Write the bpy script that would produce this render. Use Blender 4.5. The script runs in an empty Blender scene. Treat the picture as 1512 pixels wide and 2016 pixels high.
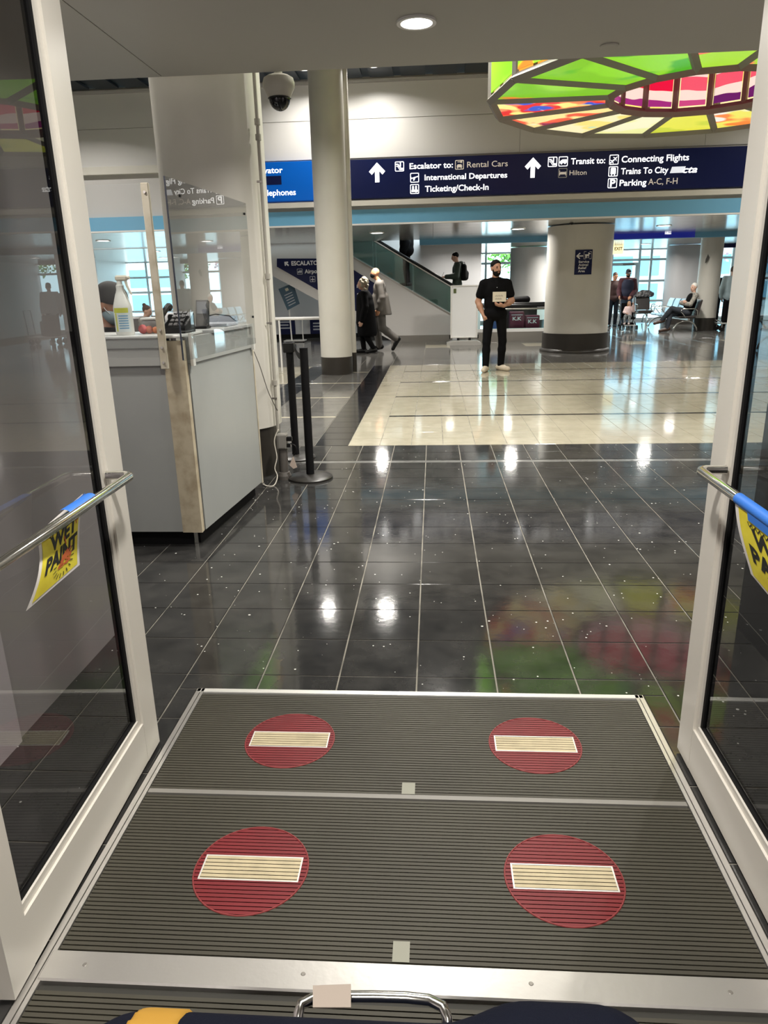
import bpy, math, random
import numpy as np
from mathutils import Matrix, Vector, Euler
random.seed(7); rng = np.random.default_rng(7)
PI = math.pi
scene = bpy.context.scene
COL = scene.collection

# ------------------------------------------------------------------ camera
T = 0.3048                                   # one floor tile
FPX = 1412.13; CH = 4.78096*T
_p, _y, _r = np.radians([17.44737, -4.13061, -1.33917])
_fwd = np.array([math.sin(_y)*math.cos(_p), math.cos(_y)*math.cos(_p), -math.sin(_p)])
_rt = np.array([math.cos(_y), -math.sin(_y), 0.]); _up = np.cross(_rt, _fwd)
_r2 = math.cos(_r)*_rt + math.sin(_r)*_up; _u2 = -math.sin(_r)*_rt + math.cos(_r)*_up
CAMP = np.array([0, 0, CH])
def ray(x, y): return _fwd*FPX + _r2*(x-756) - _u2*(y-1008)
def G(x, y, z=0.):                            # point of a horizontal plane seen at a photo position
    d = ray(x, y); return CAMP + d*((z-CH)/d[2])
def W(x, y, Y):                               # point of the plane at depth Y
    d = ray(x, y); return CAMP + d*(Y/d[1])
def WX(x, y, X):
    d = ray(x, y); return CAMP + d*(X/d[0])
cam = bpy.data.cameras.new('camera'); cam.sensor_fit = 'VERTICAL'; cam.sensor_height = 36
cam.lens = 36*FPX/2016; cam.clip_start = 0.02; cam.clip_end = 300
cob = bpy.data.objects.new('camera', cam); COL.objects.link(cob)
m = Matrix.Identity(4)
for i in range(3):
    m[i][0] = _r2[i]; m[i][1] = _u2[i]; m[i][2] = -_fwd[i]; m[i][3] = CAMP[i]
cob.matrix_world = m
scene.camera = cob
scene.view_settings.view_transform = 'Standard'; scene.view_settings.look = 'None'
scene.view_settings.gamma = 1; scene.view_settings.use_curve_mapping = False
scene.view_settings.exposure = 0.45
try:
    scene.cycles.use_denoising = True
    scene.cycles.max_bounces = 7; scene.cycles.use_adaptive_sampling = True; scene.cycles.adaptive_threshold = .03; scene.cycles.glossy_bounces = 4; scene.cycles.diffuse_bounces = 4; scene.cycles.transparent_max_bounces = 16
    scene.cycles.sample_clamp_indirect = 6
except Exception: pass
# ------------------------------------------------------------------ world: a bright overcast sky
wd = bpy.data.worlds.new('world'); scene.world = wd; wd.use_nodes = True
bg = wd.node_tree.nodes['Background']; bg.inputs[0].default_value = (.80, .95, 1, 1); bg.inputs[1].default_value = 5.0

# ------------------------------------------------------------------ materials
MATS = {}
def mat(name, col, rough=.5, metal=0., spec=.5, emit=None, es=1., bump=0., bscale=200., var=0., vscale=3., coat=0., vcol=None):
    if name in MATS: return MATS[name]
    m = bpy.data.materials.new(name); m.use_nodes = True; nt = m.node_tree; N = nt.nodes; L = nt.links
    b = N['Principled BSDF']
    c = (*col, 1)
    b.inputs['Base Color'].default_value = c; b.inputs['Roughness'].default_value = rough
    b.inputs['Metallic'].default_value = metal; b.inputs['Specular IOR Level'].default_value = spec
    b.inputs['Coat Weight'].default_value = coat
    if emit is not None:
        b.inputs['Emission Color'].default_value = (*emit, 1); b.inputs['Emission Strength'].default_value = es
    if var or bump:
        g = N.new('ShaderNodeNewGeometry')
    if var:
        t = N.new('ShaderNodeTexNoise'); t.inputs['Scale'].default_value = vscale; t.inputs['Detail'].default_value = 6
        L.new(g.outputs['Position'], t.inputs['Vector'])
        mx = N.new('ShaderNodeMix'); mx.data_type = 'RGBA'
        d = vcol or tuple(v*(1-var) for v in col)
        mx.inputs[6].default_value = c; mx.inputs[7].default_value = (*d, 1)
        rp = N.new('ShaderNodeMapRange'); rp.inputs[1].default_value = .42; rp.inputs[2].default_value = .68
        L.new(t.outputs[0], rp.inputs[0]); L.new(rp.outputs[0], mx.inputs[0]); L.new(mx.outputs[2], b.inputs['Base Color'])
    if bump:
        t = N.new('ShaderNodeTexNoise'); t.inputs['Scale'].default_value = bscale
        L.new(g.outputs['Position'], t.inputs['Vector'])
        bp = N.new('ShaderNodeBump'); bp.inputs['Strength'].default_value = bump; bp.inputs['Distance'].default_value = .002
        L.new(t.outputs[0], bp.inputs['Height']); L.new(bp.outputs[0], b.inputs['Normal'])
    MATS[name] = m; return m
def glass(name, tint=(1, 1, 1), refl=1.0, rough=0.0, ior=1.45):
    m = bpy.data.materials.new(name); m.use_nodes = True; nt = m.node_tree; N = nt.nodes; L = nt.links
    N.remove(N['Principled BSDF']); out = N['Material Output']
    tr = N.new('ShaderNodeBsdfTransparent'); tr.inputs[0].default_value = (*tint, 1)
    gl = N.new('ShaderNodeBsdfGlossy'); gl.inputs['Roughness'].default_value = rough
    fr = N.new('ShaderNodeFresnel'); fr.inputs[0].default_value = ior
    mu = N.new('ShaderNodeMath'); mu.operation = 'MULTIPLY'; mu.inputs[1].default_value = refl; mu.use_clamp = True
    mx = N.new('ShaderNodeMixShader')
    ge = N.new('ShaderNodeNewGeometry'); inv = N.new('ShaderNodeMath'); inv.operation = 'MULTIPLY_ADD'; inv.inputs[1].default_value = -1; inv.inputs[2].default_value = 1
    L.new(ge.outputs['Backfacing'], inv.inputs[0]); m3 = N.new('ShaderNodeMath'); m3.operation = 'MULTIPLY'; L.new(inv.outputs[0], m3.inputs[0]); L.new(fr.outputs[0], m3.inputs[1])   # reflect at the outer face only
    L.new(m3.outputs[0], mu.inputs[0]); L.new(mu.outputs[0], mx.inputs[0]); L.new(tr.outputs[0], mx.inputs[1]); L.new(gl.outputs[0], mx.inputs[2])
    L.new(mx.outputs[0], out.inputs[0]); MATS[name] = m; return m
def tile_mat(name, col, col2, rough, specks=0., spec=.5, bump=.02):
    m = bpy.data.materials.new(name); m.use_nodes = True; nt = m.node_tree; N = nt.nodes; L = nt.links
    b = N['Principled BSDF']; g = N.new('ShaderNodeNewGeometry')
    t = N.new('ShaderNodeTexNoise'); t.inputs['Scale'].default_value = 5; t.inputs['Detail'].default_value = 8; t.inputs['Roughness'].default_value = .65
    L.new(g.outputs['Position'], t.inputs['Vector'])
    mx = N.new('ShaderNodeMix'); mx.data_type = 'RGBA'; mx.inputs[6].default_value = (*col, 1); mx.inputs[7].default_value = (*col2, 1)
    rp = N.new('ShaderNodeMapRange'); rp.inputs[1].default_value = .35; rp.inputs[2].default_value = .65
    L.new(t.outputs[0], rp.inputs[0]); L.new(rp.outputs[0], mx.inputs[0]); o = mx.outputs[2]
    if specks:
        v = N.new('ShaderNodeTexVoronoi'); v.inputs['Scale'].default_value = 23; v.inputs['Randomness'].default_value = 1
        L.new(g.outputs['Position'], v.inputs['Vector'])
        n2 = N.new('ShaderNodeTexNoise'); n2.inputs['Scale'].default_value = 9; L.new(g.outputs['Position'], n2.inputs['Vector'])
        # speck radius varies from place to place
        r1 = N.new('ShaderNodeMapRange'); r1.inputs[1].default_value = .40; r1.inputs[2].default_value = .70; r1.inputs[3].default_value = -.02; r1.inputs[4].default_value = .15
        L.new(n2.outputs[0], r1.inputs[0])
        lt = N.new('ShaderNodeMath'); lt.operation = 'LESS_THAN'; L.new(v.outputs['Distance'], lt.inputs[0]); L.new(r1.outputs[0], lt.inputs[1])
        ml = N.new('ShaderNodeMath'); ml.operation = 'MULTIPLY'; ml.inputs[1].default_value = specks; L.new(lt.outputs[0], ml.inputs[0])
        m2 = N.new('ShaderNodeMix'); m2.data_type = 'RGBA'; m2.inputs[7].default_value = (.62, .62, .58, 1)
        L.new(ml.outputs[0], m2.inputs[0]); L.new(o, m2.inputs[6]); o = m2.outputs[2]
    L.new(o, b.inputs['Base Color'])
    r3 = N.new('ShaderNodeMapRange'); r3.inputs[3].default_value = rough*.75; r3.inputs[4].default_value = rough*1.3
    L.new(t.outputs[0], r3.inputs[0]); L.new(r3.outputs[0], b.inputs['Roughness'])
    b.inputs['Specular IOR Level'].default_value = spec
    t4 = N.new('ShaderNodeTexNoise'); t4.inputs['Scale'].default_value = 22; L.new(g.outputs['Position'], t4.inputs['Vector'])
    bp = N.new('ShaderNodeBump'); bp.inputs['Strength'].default_value = bump; bp.inputs['Distance'].default_value = .01
    L.new(t4.outputs[0], bp.inputs['Height']); L.new(bp.outputs[0], b.inputs['Normal'])
    MATS[name] = m; return m
def art_mat(name, base, blobs, scale=3., stripes=None, es=1.6):
    """lit stained-glass panel: base colour with blobs of other colours, or wavy stripes"""
    m = bpy.data.materials.new(name); m.use_nodes = True; nt = m.node_tree; N = nt.nodes; L = nt.links
    b = N['Principled BSDF']; g = N.new('ShaderNodeNewGeometry')
    b.inputs['Roughness'].default_value = .25
    if stripes:
        sp = N.new('ShaderNodeSeparateXYZ'); L.new(g.outputs['Position'], sp.inputs[0])
        n = N.new('ShaderNodeTexNoise'); n.inputs['Scale'].default_value = 1.3; L.new(g.outputs['Position'], n.inputs['Vector'])
        ma = N.new('ShaderNodeMath'); ma.operation = 'MULTIPLY_ADD'; ma.inputs[1].default_value = .28
        L.new(n.outputs[0], ma.inputs[0]); L.new(sp.outputs[2], ma.inputs[2])
        mr = N.new('ShaderNodeMapRange'); mr.inputs[1].default_value = 3.56; mr.inputs[2].default_value = 4.12; L.new(ma.outputs[0], mr.inputs[0])
        cr = N.new('ShaderNodeValToRGB'); cr.color_ramp.interpolation = 'CONSTANT'
        el = cr.color_ramp.elements
        for k, (pos, c) in enumerate(stripes):
            e = el[k] if k < 2 else el.new(pos)
            e.position = pos; e.color = (*c, 1)
        L.new(mr.outputs[0], cr.inputs[0]); o = cr.outputs[0]
    else:
        o = None; prev = None
        for k, (c, th, sc, off) in enumerate(blobs):
            n = N.new('ShaderNodeTexNoise'); n.inputs['Scale'].default_value = sc; n.inputs['Detail'].default_value = 1.5
            mp = N.new('ShaderNodeVectorMath'); mp.operation = 'ADD'; mp.inputs[1].default_value = (off, off*.7, 0)
            L.new(g.outputs['Position'], mp.inputs[0]); L.new(mp.outputs[0], n.inputs['Vector'])
            rp = N.new('ShaderNodeMapRange'); rp.inputs[1].default_value = th; rp.inputs[2].default_value = th+.05
            L.new(n.outputs[0], rp.inputs[0])
            mx = N.new('ShaderNodeMix'); mx.data_type = 'RGBA'; mx.inputs[7].default_value = (*c, 1)
            if prev is None: mx.inputs[6].default_value = (*base, 1)
            else: L.new(prev, mx.inputs[6])
            L.new(rp.outputs[0], mx.inputs[0]); prev = mx.outputs[2]
        o = prev
    if o is not None:
        L.new(o, b.inputs['Base Color']); L.new(o, b.inputs['Emission Color'])
    else:
        b.inputs['Base Color'].default_value = (*base, 1); b.inputs['Emission Color'].default_value = (*base, 1)
    b.inputs['Emission Strength'].default_value = es
    MATS[name] = m; return m

# ------------------------------------------------------------------ mesh helpers
class MB:
    def __init__(s): s.v = []; s.f = []; s.m = []
    def add(s, vs, fs, mi=0):
        o = len(s.v); s.v += [tuple(map(float, v)) for v in vs]; s.f += [tuple(i+o for i in f) for f in fs]; s.m += [mi]*len(fs); return s
    def box(s, x0, x1, y0, y1, z0, z1, mi=0, bev=0.):
        if bev > 0:
            b = min(bev, .45*(x1-x0), .45*(y1-y0), .45*(z1-z0)); return s._bevbox(x0, x1, y0, y1, z0, z1, b, mi)
        vs = [(x0,y0,z0),(x1,y0,z0),(x1,y1,z0),(x0,y1,z0),(x0,y0,z1),(x1,y0,z1),(x1,y1,z1),(x0,y1,z1)]
        return s.add(vs, [(0,3,2,1),(4,5,6,7),(0,1,5,4),(1,2,6,5),(2,3,7,6),(3,0,4,7)], mi)
    def _bevbox(s, x0, x1, y0, y1, z0, z1, b, mi):
        vs = []; idx = {}
        X = (x0, x1); Y = (y0, y1); Z = (z0, z1); sg = (1, -1)
        for i in (0, 1):
            for j in (0, 1):
                for k in (0, 1):
                    for ax in range(3):
                        p = [X[i], Y[j], Z[k]]
                        for a, q in enumerate((i, j, k)):
                            if a != ax: p[a] += b*sg[q]
                        idx[i, j, k, ax] = len(vs); vs.append(p)
        fs = []
        def q(ax, s_):
            o = [a for a in range(3) if a != ax]
            r = []
            for u, w in ((0,0),(1,0),(1,1),(0,1)):
                c = [0,0,0]; c[ax] = s_; c[o[0]] = u; c[o[1]] = w; r.append(idx[(*c, ax)])
            return r
        for ax in range(3):
            for s_ in (0, 1): fs.append(tuple(q(ax, s_)))
        for ax in range(3):
            o = [a for a in range(3) if a != ax]
            for u in (0, 1):
                for w in (0, 1):
                    c0 = [0,0,0]; c0[o[0]] = u; c0[o[1]] = w; c1 = list(c0); c1[ax] = 1
                    fs.append((idx[(*c0, o[0])], idx[(*c1, o[0])], idx[(*c1, o[1])], idx[(*c0, o[1])]))
        for i in (0, 1):
            for j in (0, 1):
                for k in (0, 1): fs.append(tuple(idx[i, j, k, a] for a in range(3)))
        return s.add(vs, fs, mi)
    def obox(s, c, ax, ay, az, mi=0):            # oriented box: centre + half-axis vectors
        c, ax, ay, az = map(np.array, (c, ax, ay, az))
        vs = [c+sx*ax+sy*ay+sz*az for sz in (-1, 1) for sx, sy in ((-1,-1),(1,-1),(1,1),(-1,1))]
        return s.add(vs, [(0,3,2,1),(4,5,6,7),(0,1,5,4),(1,2,6,5),(2,3,7,6),(3,0,4,7)], mi)
    def cyl(s, a, b, r0, r1=None, n=20, mi=0, cap=True):
        a, b = np.array(a, float), np.array(b, float); r1 = r0 if r1 is None else r1
        d = (b-a)/np.linalg.norm(b-a); u = np.cross(d, [0,0,1] if abs(d[2]) < .9 else [1,0,0]); u /= np.linalg.norm(u); w = np.cross(d, u)
        vs = []
        for p, r in ((a, r0), (b, r1)):
            for i in range(n): t = 2*PI*i/n; vs.append(p+r*(math.cos(t)*u+math.sin(t)*w))
        fs = [(i, (i+1) % n, n+(i+1) % n, n+i) for i in range(n)]
        if cap: fs += [tuple(range(n-1, -1, -1)), tuple(range(n, 2*n))]
        return s.add(vs, fs, mi)
    def tube(s, pts, r, n=10, mi=0, closed=False):
        P = np.array(pts, float); k = len(P); rr = r if hasattr(r, '__len__') else [r]*k
        vs = []; pu = None
        for i in range(k):
            if closed: d = P[(i+1) % k]-P[i-1]
            else: d = P[min(i+1, k-1)]-P[max(i-1, 0)]
            d = d/np.linalg.norm(d)
            if pu is None: u = np.cross(d, [0,0,1] if abs(d[2]) < .9 else [1,0,0])
            else: u = pu-d*(pu@d)
            u /= np.linalg.norm(u); pu = u; w = np.cross(d, u)
            for j in range(n): t = 2*PI*j/n; vs.append(P[i]+rr[i]*(math.cos(t)*u+math.sin(t)*w))
        fs = []
        for i in range(k if closed else k-1):
            a, b = i*n, ((i+1) % k)*n
            fs += [(a+j, a+(j+1) % n, b+(j+1) % n, b+j) for j in range(n)]
        if not closed: fs += [tuple(range(n-1, -1, -1)), tuple(range((k-1)*n, k*n))]
        return s.add(vs, fs, mi)
    def lathe(s, c, prof, n=32, mi=0, a0=0., a1=2*PI):
        c = np.array(c, float); full = abs(a1-a0-2*PI) < 1e-6; cols = n if full else n+1
        vs = [(c[0]+r*math.cos(a0+(a1-a0)*i/n), c[1]+r*math.sin(a0+(a1-a0)*i/n), c[2]+z) for r, z in prof for i in range(cols)]
        fs = []
        for k in range(len(prof)-1):
            for i in range(n):
                j = (i+1) % cols if full else i+1
                fs.append((k*cols+i, k*cols+j, (k+1)*cols+j, (k+1)*cols+i))
        if full:
            if prof[0][0] > 1e-4: fs.append(tuple(range(n-1, -1, -1)))
            if prof[-1][0] > 1e-4: fs.append(tuple((len(prof)-1)*cols+i for i in range(n)))
        return s.add(vs, fs, mi)
    def prism(s, poly, d, mi=0):                  # extrude a 3-D polygon by vector d
        P = [np.array(p, float) for p in poly]; d = np.array(d, float); n = len(P)
        vs = P+[p+d for p in P]
        return s.add(vs, [tuple(range(n-1, -1, -1)), tuple(range(n, 2*n))]+[(i, (i+1) % n, n+(i+1) % n, n+i) for i in range(n)], mi)
    def sheet(s, fn, nu, nv, th=.0, mi=0):
        vs = [fn(i/nu, j/nv) for j in range(nv+1) for i in range(nu+1)]
        fs = [(j*(nu+1)+i, j*(nu+1)+i+1, (j+1)*(nu+1)+i+1, (j+1)*(nu+1)+i) for j in range(nv) for i in range(nu)]
        return s.add(vs, fs, mi)
    def ball(s, c, r, n=14, mi=0):
        r = r if hasattr(r, '__len__') else (r, r, r); k = n//2
        vs = [(c[0]+r[0]*math.sin(PI*j/k)*math.cos(2*PI*i/n), c[1]+r[1]*math.sin(PI*j/k)*math.sin(2*PI*i/n), c[2]-r[2]*math.cos(PI*j/k)) for j in range(k+1) for i in range(n)]
        fs = [(j*n+i, j*n+(i+1) % n, (j+1)*n+(i+1) % n, (j+1)*n+i) for j in range(k) for i in range(n)]
        return s.add(vs, fs, mi)
    def mesh(s, name, mats, smooth=False):
        me = bpy.data.meshes.new(name); me.from_pydata(s.v, [], s.f)
        for mm in mats: me.materials.append(mm)
        if len(mats) > 1: me.polygons.foreach_set('material_index', s.m)
        if smooth: me.polygons.foreach_set('use_smooth', [True]*len(me.polygons)); 
        me.update(); me.validate()
        if smooth and smooth is not True:
            try: me.set_sharp_from_angle(angle=math.radians(smooth))
            except Exception: pass
        return me
def fixn(me):
    import bmesh
    bm = bmesh.new(); bm.from_mesh(me); bmesh.ops.recalc_face_normals(bm, faces=bm.faces); bm.to_mesh(me); bm.free()
def tag(o, label=None, cat=None, group=None, kind=None):
    if label: o['label'] = label
    if cat: o['category'] = cat
    if group: o['group'] = group
    if kind: o['kind'] = kind
    return o
BASE = {}
def thing(name, label, cat, loc=(0, 0, 0), group=None, rotz=0., kind=None):
    o = bpy.data.objects.new(name, None); COL.objects.link(o); o.empty_display_size = .1
    o.location = loc; o.rotation_euler = (0, 0, rotz); tag(o, label, cat, group, kind)
    BASE[o.name] = Matrix.Translation(Vector(loc)) @ Matrix.Rotation(rotz, 4, 'Z'); return o
def base(o):
    return BASE.get(o.name, Matrix.Identity(4))
def obj(name, mb, mats, parent=None, label=None, cat=None, group=None, kind=None, smooth=False, local=False):
    """one mesh object; vertices are given in world space unless local is set (then in the parent's frame)"""
    mats = mats if isinstance(mats, (list, tuple)) else [mats]
    me = mb if isinstance(mb, bpy.types.Mesh) else mb.mesh(name, mats, smooth)
    if not isinstance(mb, bpy.types.Mesh): fixn(me)
    o = bpy.data.objects.new(name, me); COL.objects.link(o)
    if parent is not None:
        o.parent = parent
        if not local: o.matrix_parent_inverse = base(parent).inverted()
        BASE[o.name] = base(parent) if local else Matrix.Identity(4)
    tag(o, label, cat, group, kind); return o
def struct(name, mb, mats, label=None, parent=None, smooth=False):
    return obj(name, mb, mats, parent, label=label, kind='structure' if parent is None else None, smooth=smooth)
_fc = {}
def text_mesh(s, bold=0., italic=0., res=3):
    k = (s, bold, italic)
    cu = bpy.data.curves.new('t', 'FONT'); cu.body = s; cu.size = 1; cu.offset = bold; cu.shear = italic; cu.resolution_u = res; cu.fill_mode = 'FRONT'
    o = bpy.data.objects.new('t', cu); COL.objects.link(o)
    dg = bpy.context.evaluated_depsgraph_get(); me = bpy.data.meshes.new_from_object(o.evaluated_get(dg))
    bpy.data.objects.remove(o); bpy.data.curves.remove(cu)
    v = np.empty(len(me.vertices)*3); me.vertices.foreach_get('co', v); v = v.reshape(-1, 3)
    f = [tuple(p.vertices) for p in me.polygons]; bpy.data.meshes.remove(me); return v, f
def lettering(name, s, p0, p1, cap, m, parent, nrm=(0, -1, 0), up=(0, 0, 1), bold=.012, italic=0., th=.004, fit=True):
    """a line of letters running from p0 to p1 (baseline), cap height in metres"""
    v, f = text_mesh(s, bold, italic)
    if len(v) == 0: return None
    p0, p1 = np.array(p0, float), np.array(p1, float); L = np.linalg.norm(p1-p0); d = (p1-p0)/L
    nrm = np.array(nrm, float); up = np.array(up, float)
    x0, x1 = v[:, 0].min(), v[:, 0].max(); sx = L/(x1-x0); sy = cap/.70
    P = p0+np.outer((v[:, 0]-x0)*sx, d)+np.outer(v[:, 1]*sy, up)+nrm*th
    mb = MB(); mb.v = [tuple(q) for q in P]; mb.f = f; mb.m = [0]*len(f)
    me = mb.mesh(name, [m])
    return obj(name, me, [m], parent)

# ------------------------------------------------------------------ implicit surfaces for bodies and cloth
def surface_nets(D, org, h):
    S = D < 0
    c = [S[i:S.shape[0]-1+i, j:S.shape[1]-1+j, k:S.shape[2]-1+k] for i in (0,1) for j in (0,1) for k in (0,1)]
    n = sum(x.astype(np.int8) for x in c); act = (n > 0) & (n < 8)
    ids = np.full(act.shape, -1, np.int64); I = np.argwhere(act); ids[act] = np.arange(len(I))
    acc = np.zeros((len(I), 3)); cnt = np.zeros(len(I))
    for ax in range(3):
        for a in (0, 1):
            for b in (0, 1):
                o0 = [0,0,0]; oth = [q for q in range(3) if q != ax]; o0[oth[0]] = a; o0[oth[1]] = b; o1 = list(o0); o1[ax] = 1
                d0 = D[tuple((I+o0).T)]; d1 = D[tuple((I+o1).T)]; cr = (d0 < 0) != (d1 < 0)
                t = np.where(cr, d0/np.where(cr, d0-d1, 1), 0); p = np.tile(np.array(o0, float), (len(I), 1)); p[:, ax] += t
                acc[cr] += p[cr]; cnt[cr] += 1
    V = org+(I+acc/cnt[:, None])*h
    F = []
    for ax in range(3):
        oth = [q for q in range(3) if q != ax]; sl0 = [slice(None)]*3; sl1 = [slice(None)]*3
        sl0[ax] = slice(0, -1); sl1[ax] = slice(1, None)
        A, B = S[tuple(sl0)], S[tuple(sl1)]; E = np.argwhere(A != B); flip = A[tuple(E.T)]
        ok = (E[:, oth[0]] > 0) & (E[:, oth[1]] > 0) & (E[:, oth[0]] < D.shape[oth[0]]-1) & (E[:, oth[1]] < D.shape[oth[1]]-1)
        E = E[ok]; flip = flip[ok]
        e0 = np.eye(3, dtype=int)[oth[0]]; e1 = np.eye(3, dtype=int)[oth[1]]
        q = np.stack([ids[tuple((E-e0-e1).T)], ids[tuple((E-e1).T)], ids[tuple(E.T)], ids[tuple((E-e0).T)]], 1)
        if ax == 1: flip = ~flip
        q[~flip] = q[~flip][:, ::-1]; F.append(q)
    F = np.concatenate(F); F = F[(F >= 0).all(1)]
    return V, F
def cap(a, b, r0, r1=None, flat=None):
    """tapered capsule; flat = (unit dir, factor<1) squashes it along a direction"""
    return ('c', np.array(a, float), np.array(b, float), r0, r0 if r1 is None else r1, flat)
def ell(c, r, R=None):
    return ('e', np.array(c, float), np.array(r, float), R)
def evalp(p, X):
    if p[0] == 'c':
        _, a, b, r0, r1, fl = p
        d = b-a; q = X-a
        if fl is not None:
            n, s = np.array(fl[0], float), fl[1]; q = q+np.outer(q@n*(1/s-1), n).reshape(q.shape); d = d+n*(d@n)*(1/s-1)
        t = np.clip((q@d)/max(d@d, 1e-9), 0, 1); e = q-t[..., None]*d
        v = np.sqrt((e*e).sum(-1))-(r0+(r1-r0)*t)
        return v*(fl[1] if fl is not None else 1)
    _, c, r, R = p; q = X-c
    if R is not None: q = q@R
    k0 = np.sqrt(((q/r)**2).sum(-1)); k1 = np.sqrt(((q/(r*r))**2).sum(-1)); return k0*(k0-1)/np.maximum(k1, 1e-6)
def bbox(p):
    if p[0] == 'c':
        r = max(p[3], p[4]); return np.minimum(p[1], p[2])-r, np.maximum(p[1], p[2])+r
    r = max(p[2]) if p[3] is not None else p[2]; return p[1]-r, p[1]+r
def blob(prims, h=.012, k=.03, cuts=(), infl=0., sub=()):
    """mesh data of the smooth union of prims; cuts = half spaces (point, outward normal) removed; sub = prims removed"""
    lo = np.min([bbox(p)[0] for p in prims], 0)-infl-2*h; hi = np.max([bbox(p)[1] for p in prims], 0)+infl+2*h
    n = np.ceil((hi-lo)/h).astype(int)+1; D = np.full(n, 1., np.float32)
    ax = [lo[i]+np.arange(n[i])*h for i in range(3)]
    for p in prims:
        a, b = bbox(p); mg = infl+k+2*h
        i0 = np.maximum(((a-mg-lo)/h).astype(int), 0); i1 = np.minimum(((b+mg-lo)/h).astype(int)+2, n)
        sl = tuple(slice(i0[i], i1[i]) for i in range(3))
        X = np.stack(np.meshgrid(*[ax[i][sl[i]] for i in range(3)], indexing='ij'), -1)
        v = evalp(p, X)-infl; d = D[sl]
        hh = np.maximum(k-np.abs(d-v), 0)/k; D[sl] = np.minimum(d, v)-hh*hh*k/4
    if len(cuts) or len(sub):
        X = np.stack(np.meshgrid(*ax, indexing='ij'), -1)
        for pt, nn in cuts:
            nn = np.array(nn, float); nn = nn/np.linalg.norm(nn); D = np.maximum(D, (X-np.array(pt))@nn)
        for p in sub: D = np.maximum(D, -evalp(p, X))
    return surface_nets(D.astype(float), lo, h)
def blob_obj(name, prims, m, parent, h=.012, k=.03, cuts=(), infl=0., sub=(), label=None, cat=None, local=True):
    V, F = blob(prims, h, k, cuts, infl, sub)
    me = bpy.data.meshes.new(name); me.from_pydata(V.tolist(), [], F.tolist()); me.materials.append(m)
    me.polygons.foreach_set('use_smooth', [True]*len(me.polygons)); me.update()
    return obj(name, me, [m], parent, label=label, cat=cat, local=local)
# ------------------------------------------------------------------ palette
CREAM = mat('cream_paint', (.60, .58, .52), .45, var=.06, vscale=2)
CREAMD = mat('cream_trim', (.50, .46, .37), .5, var=.25, vscale=9, vcol=(.36, .31, .22))
WHITE = mat('white_paint', (.72, .71, .69), .5)
GREYW = mat('grey_panel', (.50, .49, .48), .5)
SOFF = mat('soffit_paint', (.36, .345, .305), .6)
BLUEB = mat('blue_band', (.13, .36, .55), .5)
DARKC = mat('dark_slat', (.012, .022, .035), .5)
BLACK = mat('black_satin', (.006, .006, .0065), .4, spec=.3)
BLACKM = mat('black_matte', (.004, .004, .0045), .75, spec=.2)
CHROME = mat('chrome', (.75, .74, .70), .16, metal=1)
ALU = mat('brushed_aluminium', (.62, .60, .57), .38, metal=.85, bump=.15, bscale=60)
ALUL = mat('light_aluminium', (.78, .77, .73), .35, metal=.4)
STEEL = mat('steel_base', (.36, .34, .31), .35, metal=.7)
DOORP = mat('door_paint', (.66, .63, .57), .32, bump=.06, bscale=400)
DKBASE = mat('dark_column_base', (.026, .022, .018), .4)
NAVY = mat('navy_sign', (.004, .008, .055), .4, spec=.25)
BLUES = mat('blue_sign', (.0, .075, .34), .35, emit=(.0, .09, .45), es=.3, spec=.25)
NAVYL = mat('navy_sign_lit', (.003, .006, .038), .3, emit=(.003, .006, .045), es=.2, spec=.25)
LET = mat('lit_lettering', (.9, .9, .9), .5, emit=(1, 1, 1), es=1.25)
LETB = mat('beige_lettering', (.62, .56, .48), .5, emit=(.75, .66, .55), es=.35)
LETW = mat('white_lettering', (.82, .82, .82), .5)
LETG = mat('grey_lettering', (.5, .52, .56), .5)
GLASSC = glass('clear_glass', (.96, .98, .97), 1.0)
DGLASS = glass('door_glass', (.80, .80, .80), 1.0)
ACRY = glass('acrylic', (.95, .96, .96), 1.9)
WINGL = glass('window_glass', (.86, .97, 1.0), 1.0)
ESCGL = glass('escalator_glass', (.52, .60, .57), 1.8)
LAMP = mat('lamp_diffuser', (1, 1, 1), .5, emit=(1, .97, .90), es=9)
GROUT = mat('grout', (.23, .215, .18), .85, var=.6, vscale=6)
TDARK = tile_mat('dark_tile', (.020, .020, .020), (.042, .041, .039), .085, specks=1.)
TBLACK = tile_mat('black_tile', (.008, .008, .010), (.014, .014, .016), .10)
TGREY = tile_mat('grey_tile', (.085, .082, .076), (.13, .125, .115), .10)
TCREAM = tile_mat('cream_tile', (.36, .33, .25), (.43, .40, .31), .075)
TSTRIP = tile_mat('strip_tile', (.13, .13, .125), (.18, .18, .17), .14)
TFAR = tile_mat('far_tile', (.10, .10, .095), (.15, .145, .135), .08)

# ------------------------------------------------------------------ lamps the place has, and unseen added ones
def lamp(name, loc, power, label, group, r=.10, col=(1, .955, .885), ring=WHITE, lr=None, spread=150):
    t = thing(name, label, 'light', loc, group)
    obj('trim_ring', MB().lathe(loc, [(r*1.25, 0), (r*1.25, -.012), (r, -.012), (r, .02)], 28), ring, t)
    obj('diffuser', MB().lathe(loc, [(r, -.004), (r*.6, -.006), (.0001, -.008)], 24), LAMP, t)
    L = bpy.data.lights.new(name+'_bulb', 'AREA'); L.shape = 'DISK'; L.size = 2*(lr or r); L.energy = power; L.color = col; L.spread = math.radians(spread)
    o = bpy.data.objects.new('bulb', L); COL.objects.link(o); o.parent = t; o.location = (0, 0, -.02)
    return t

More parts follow.
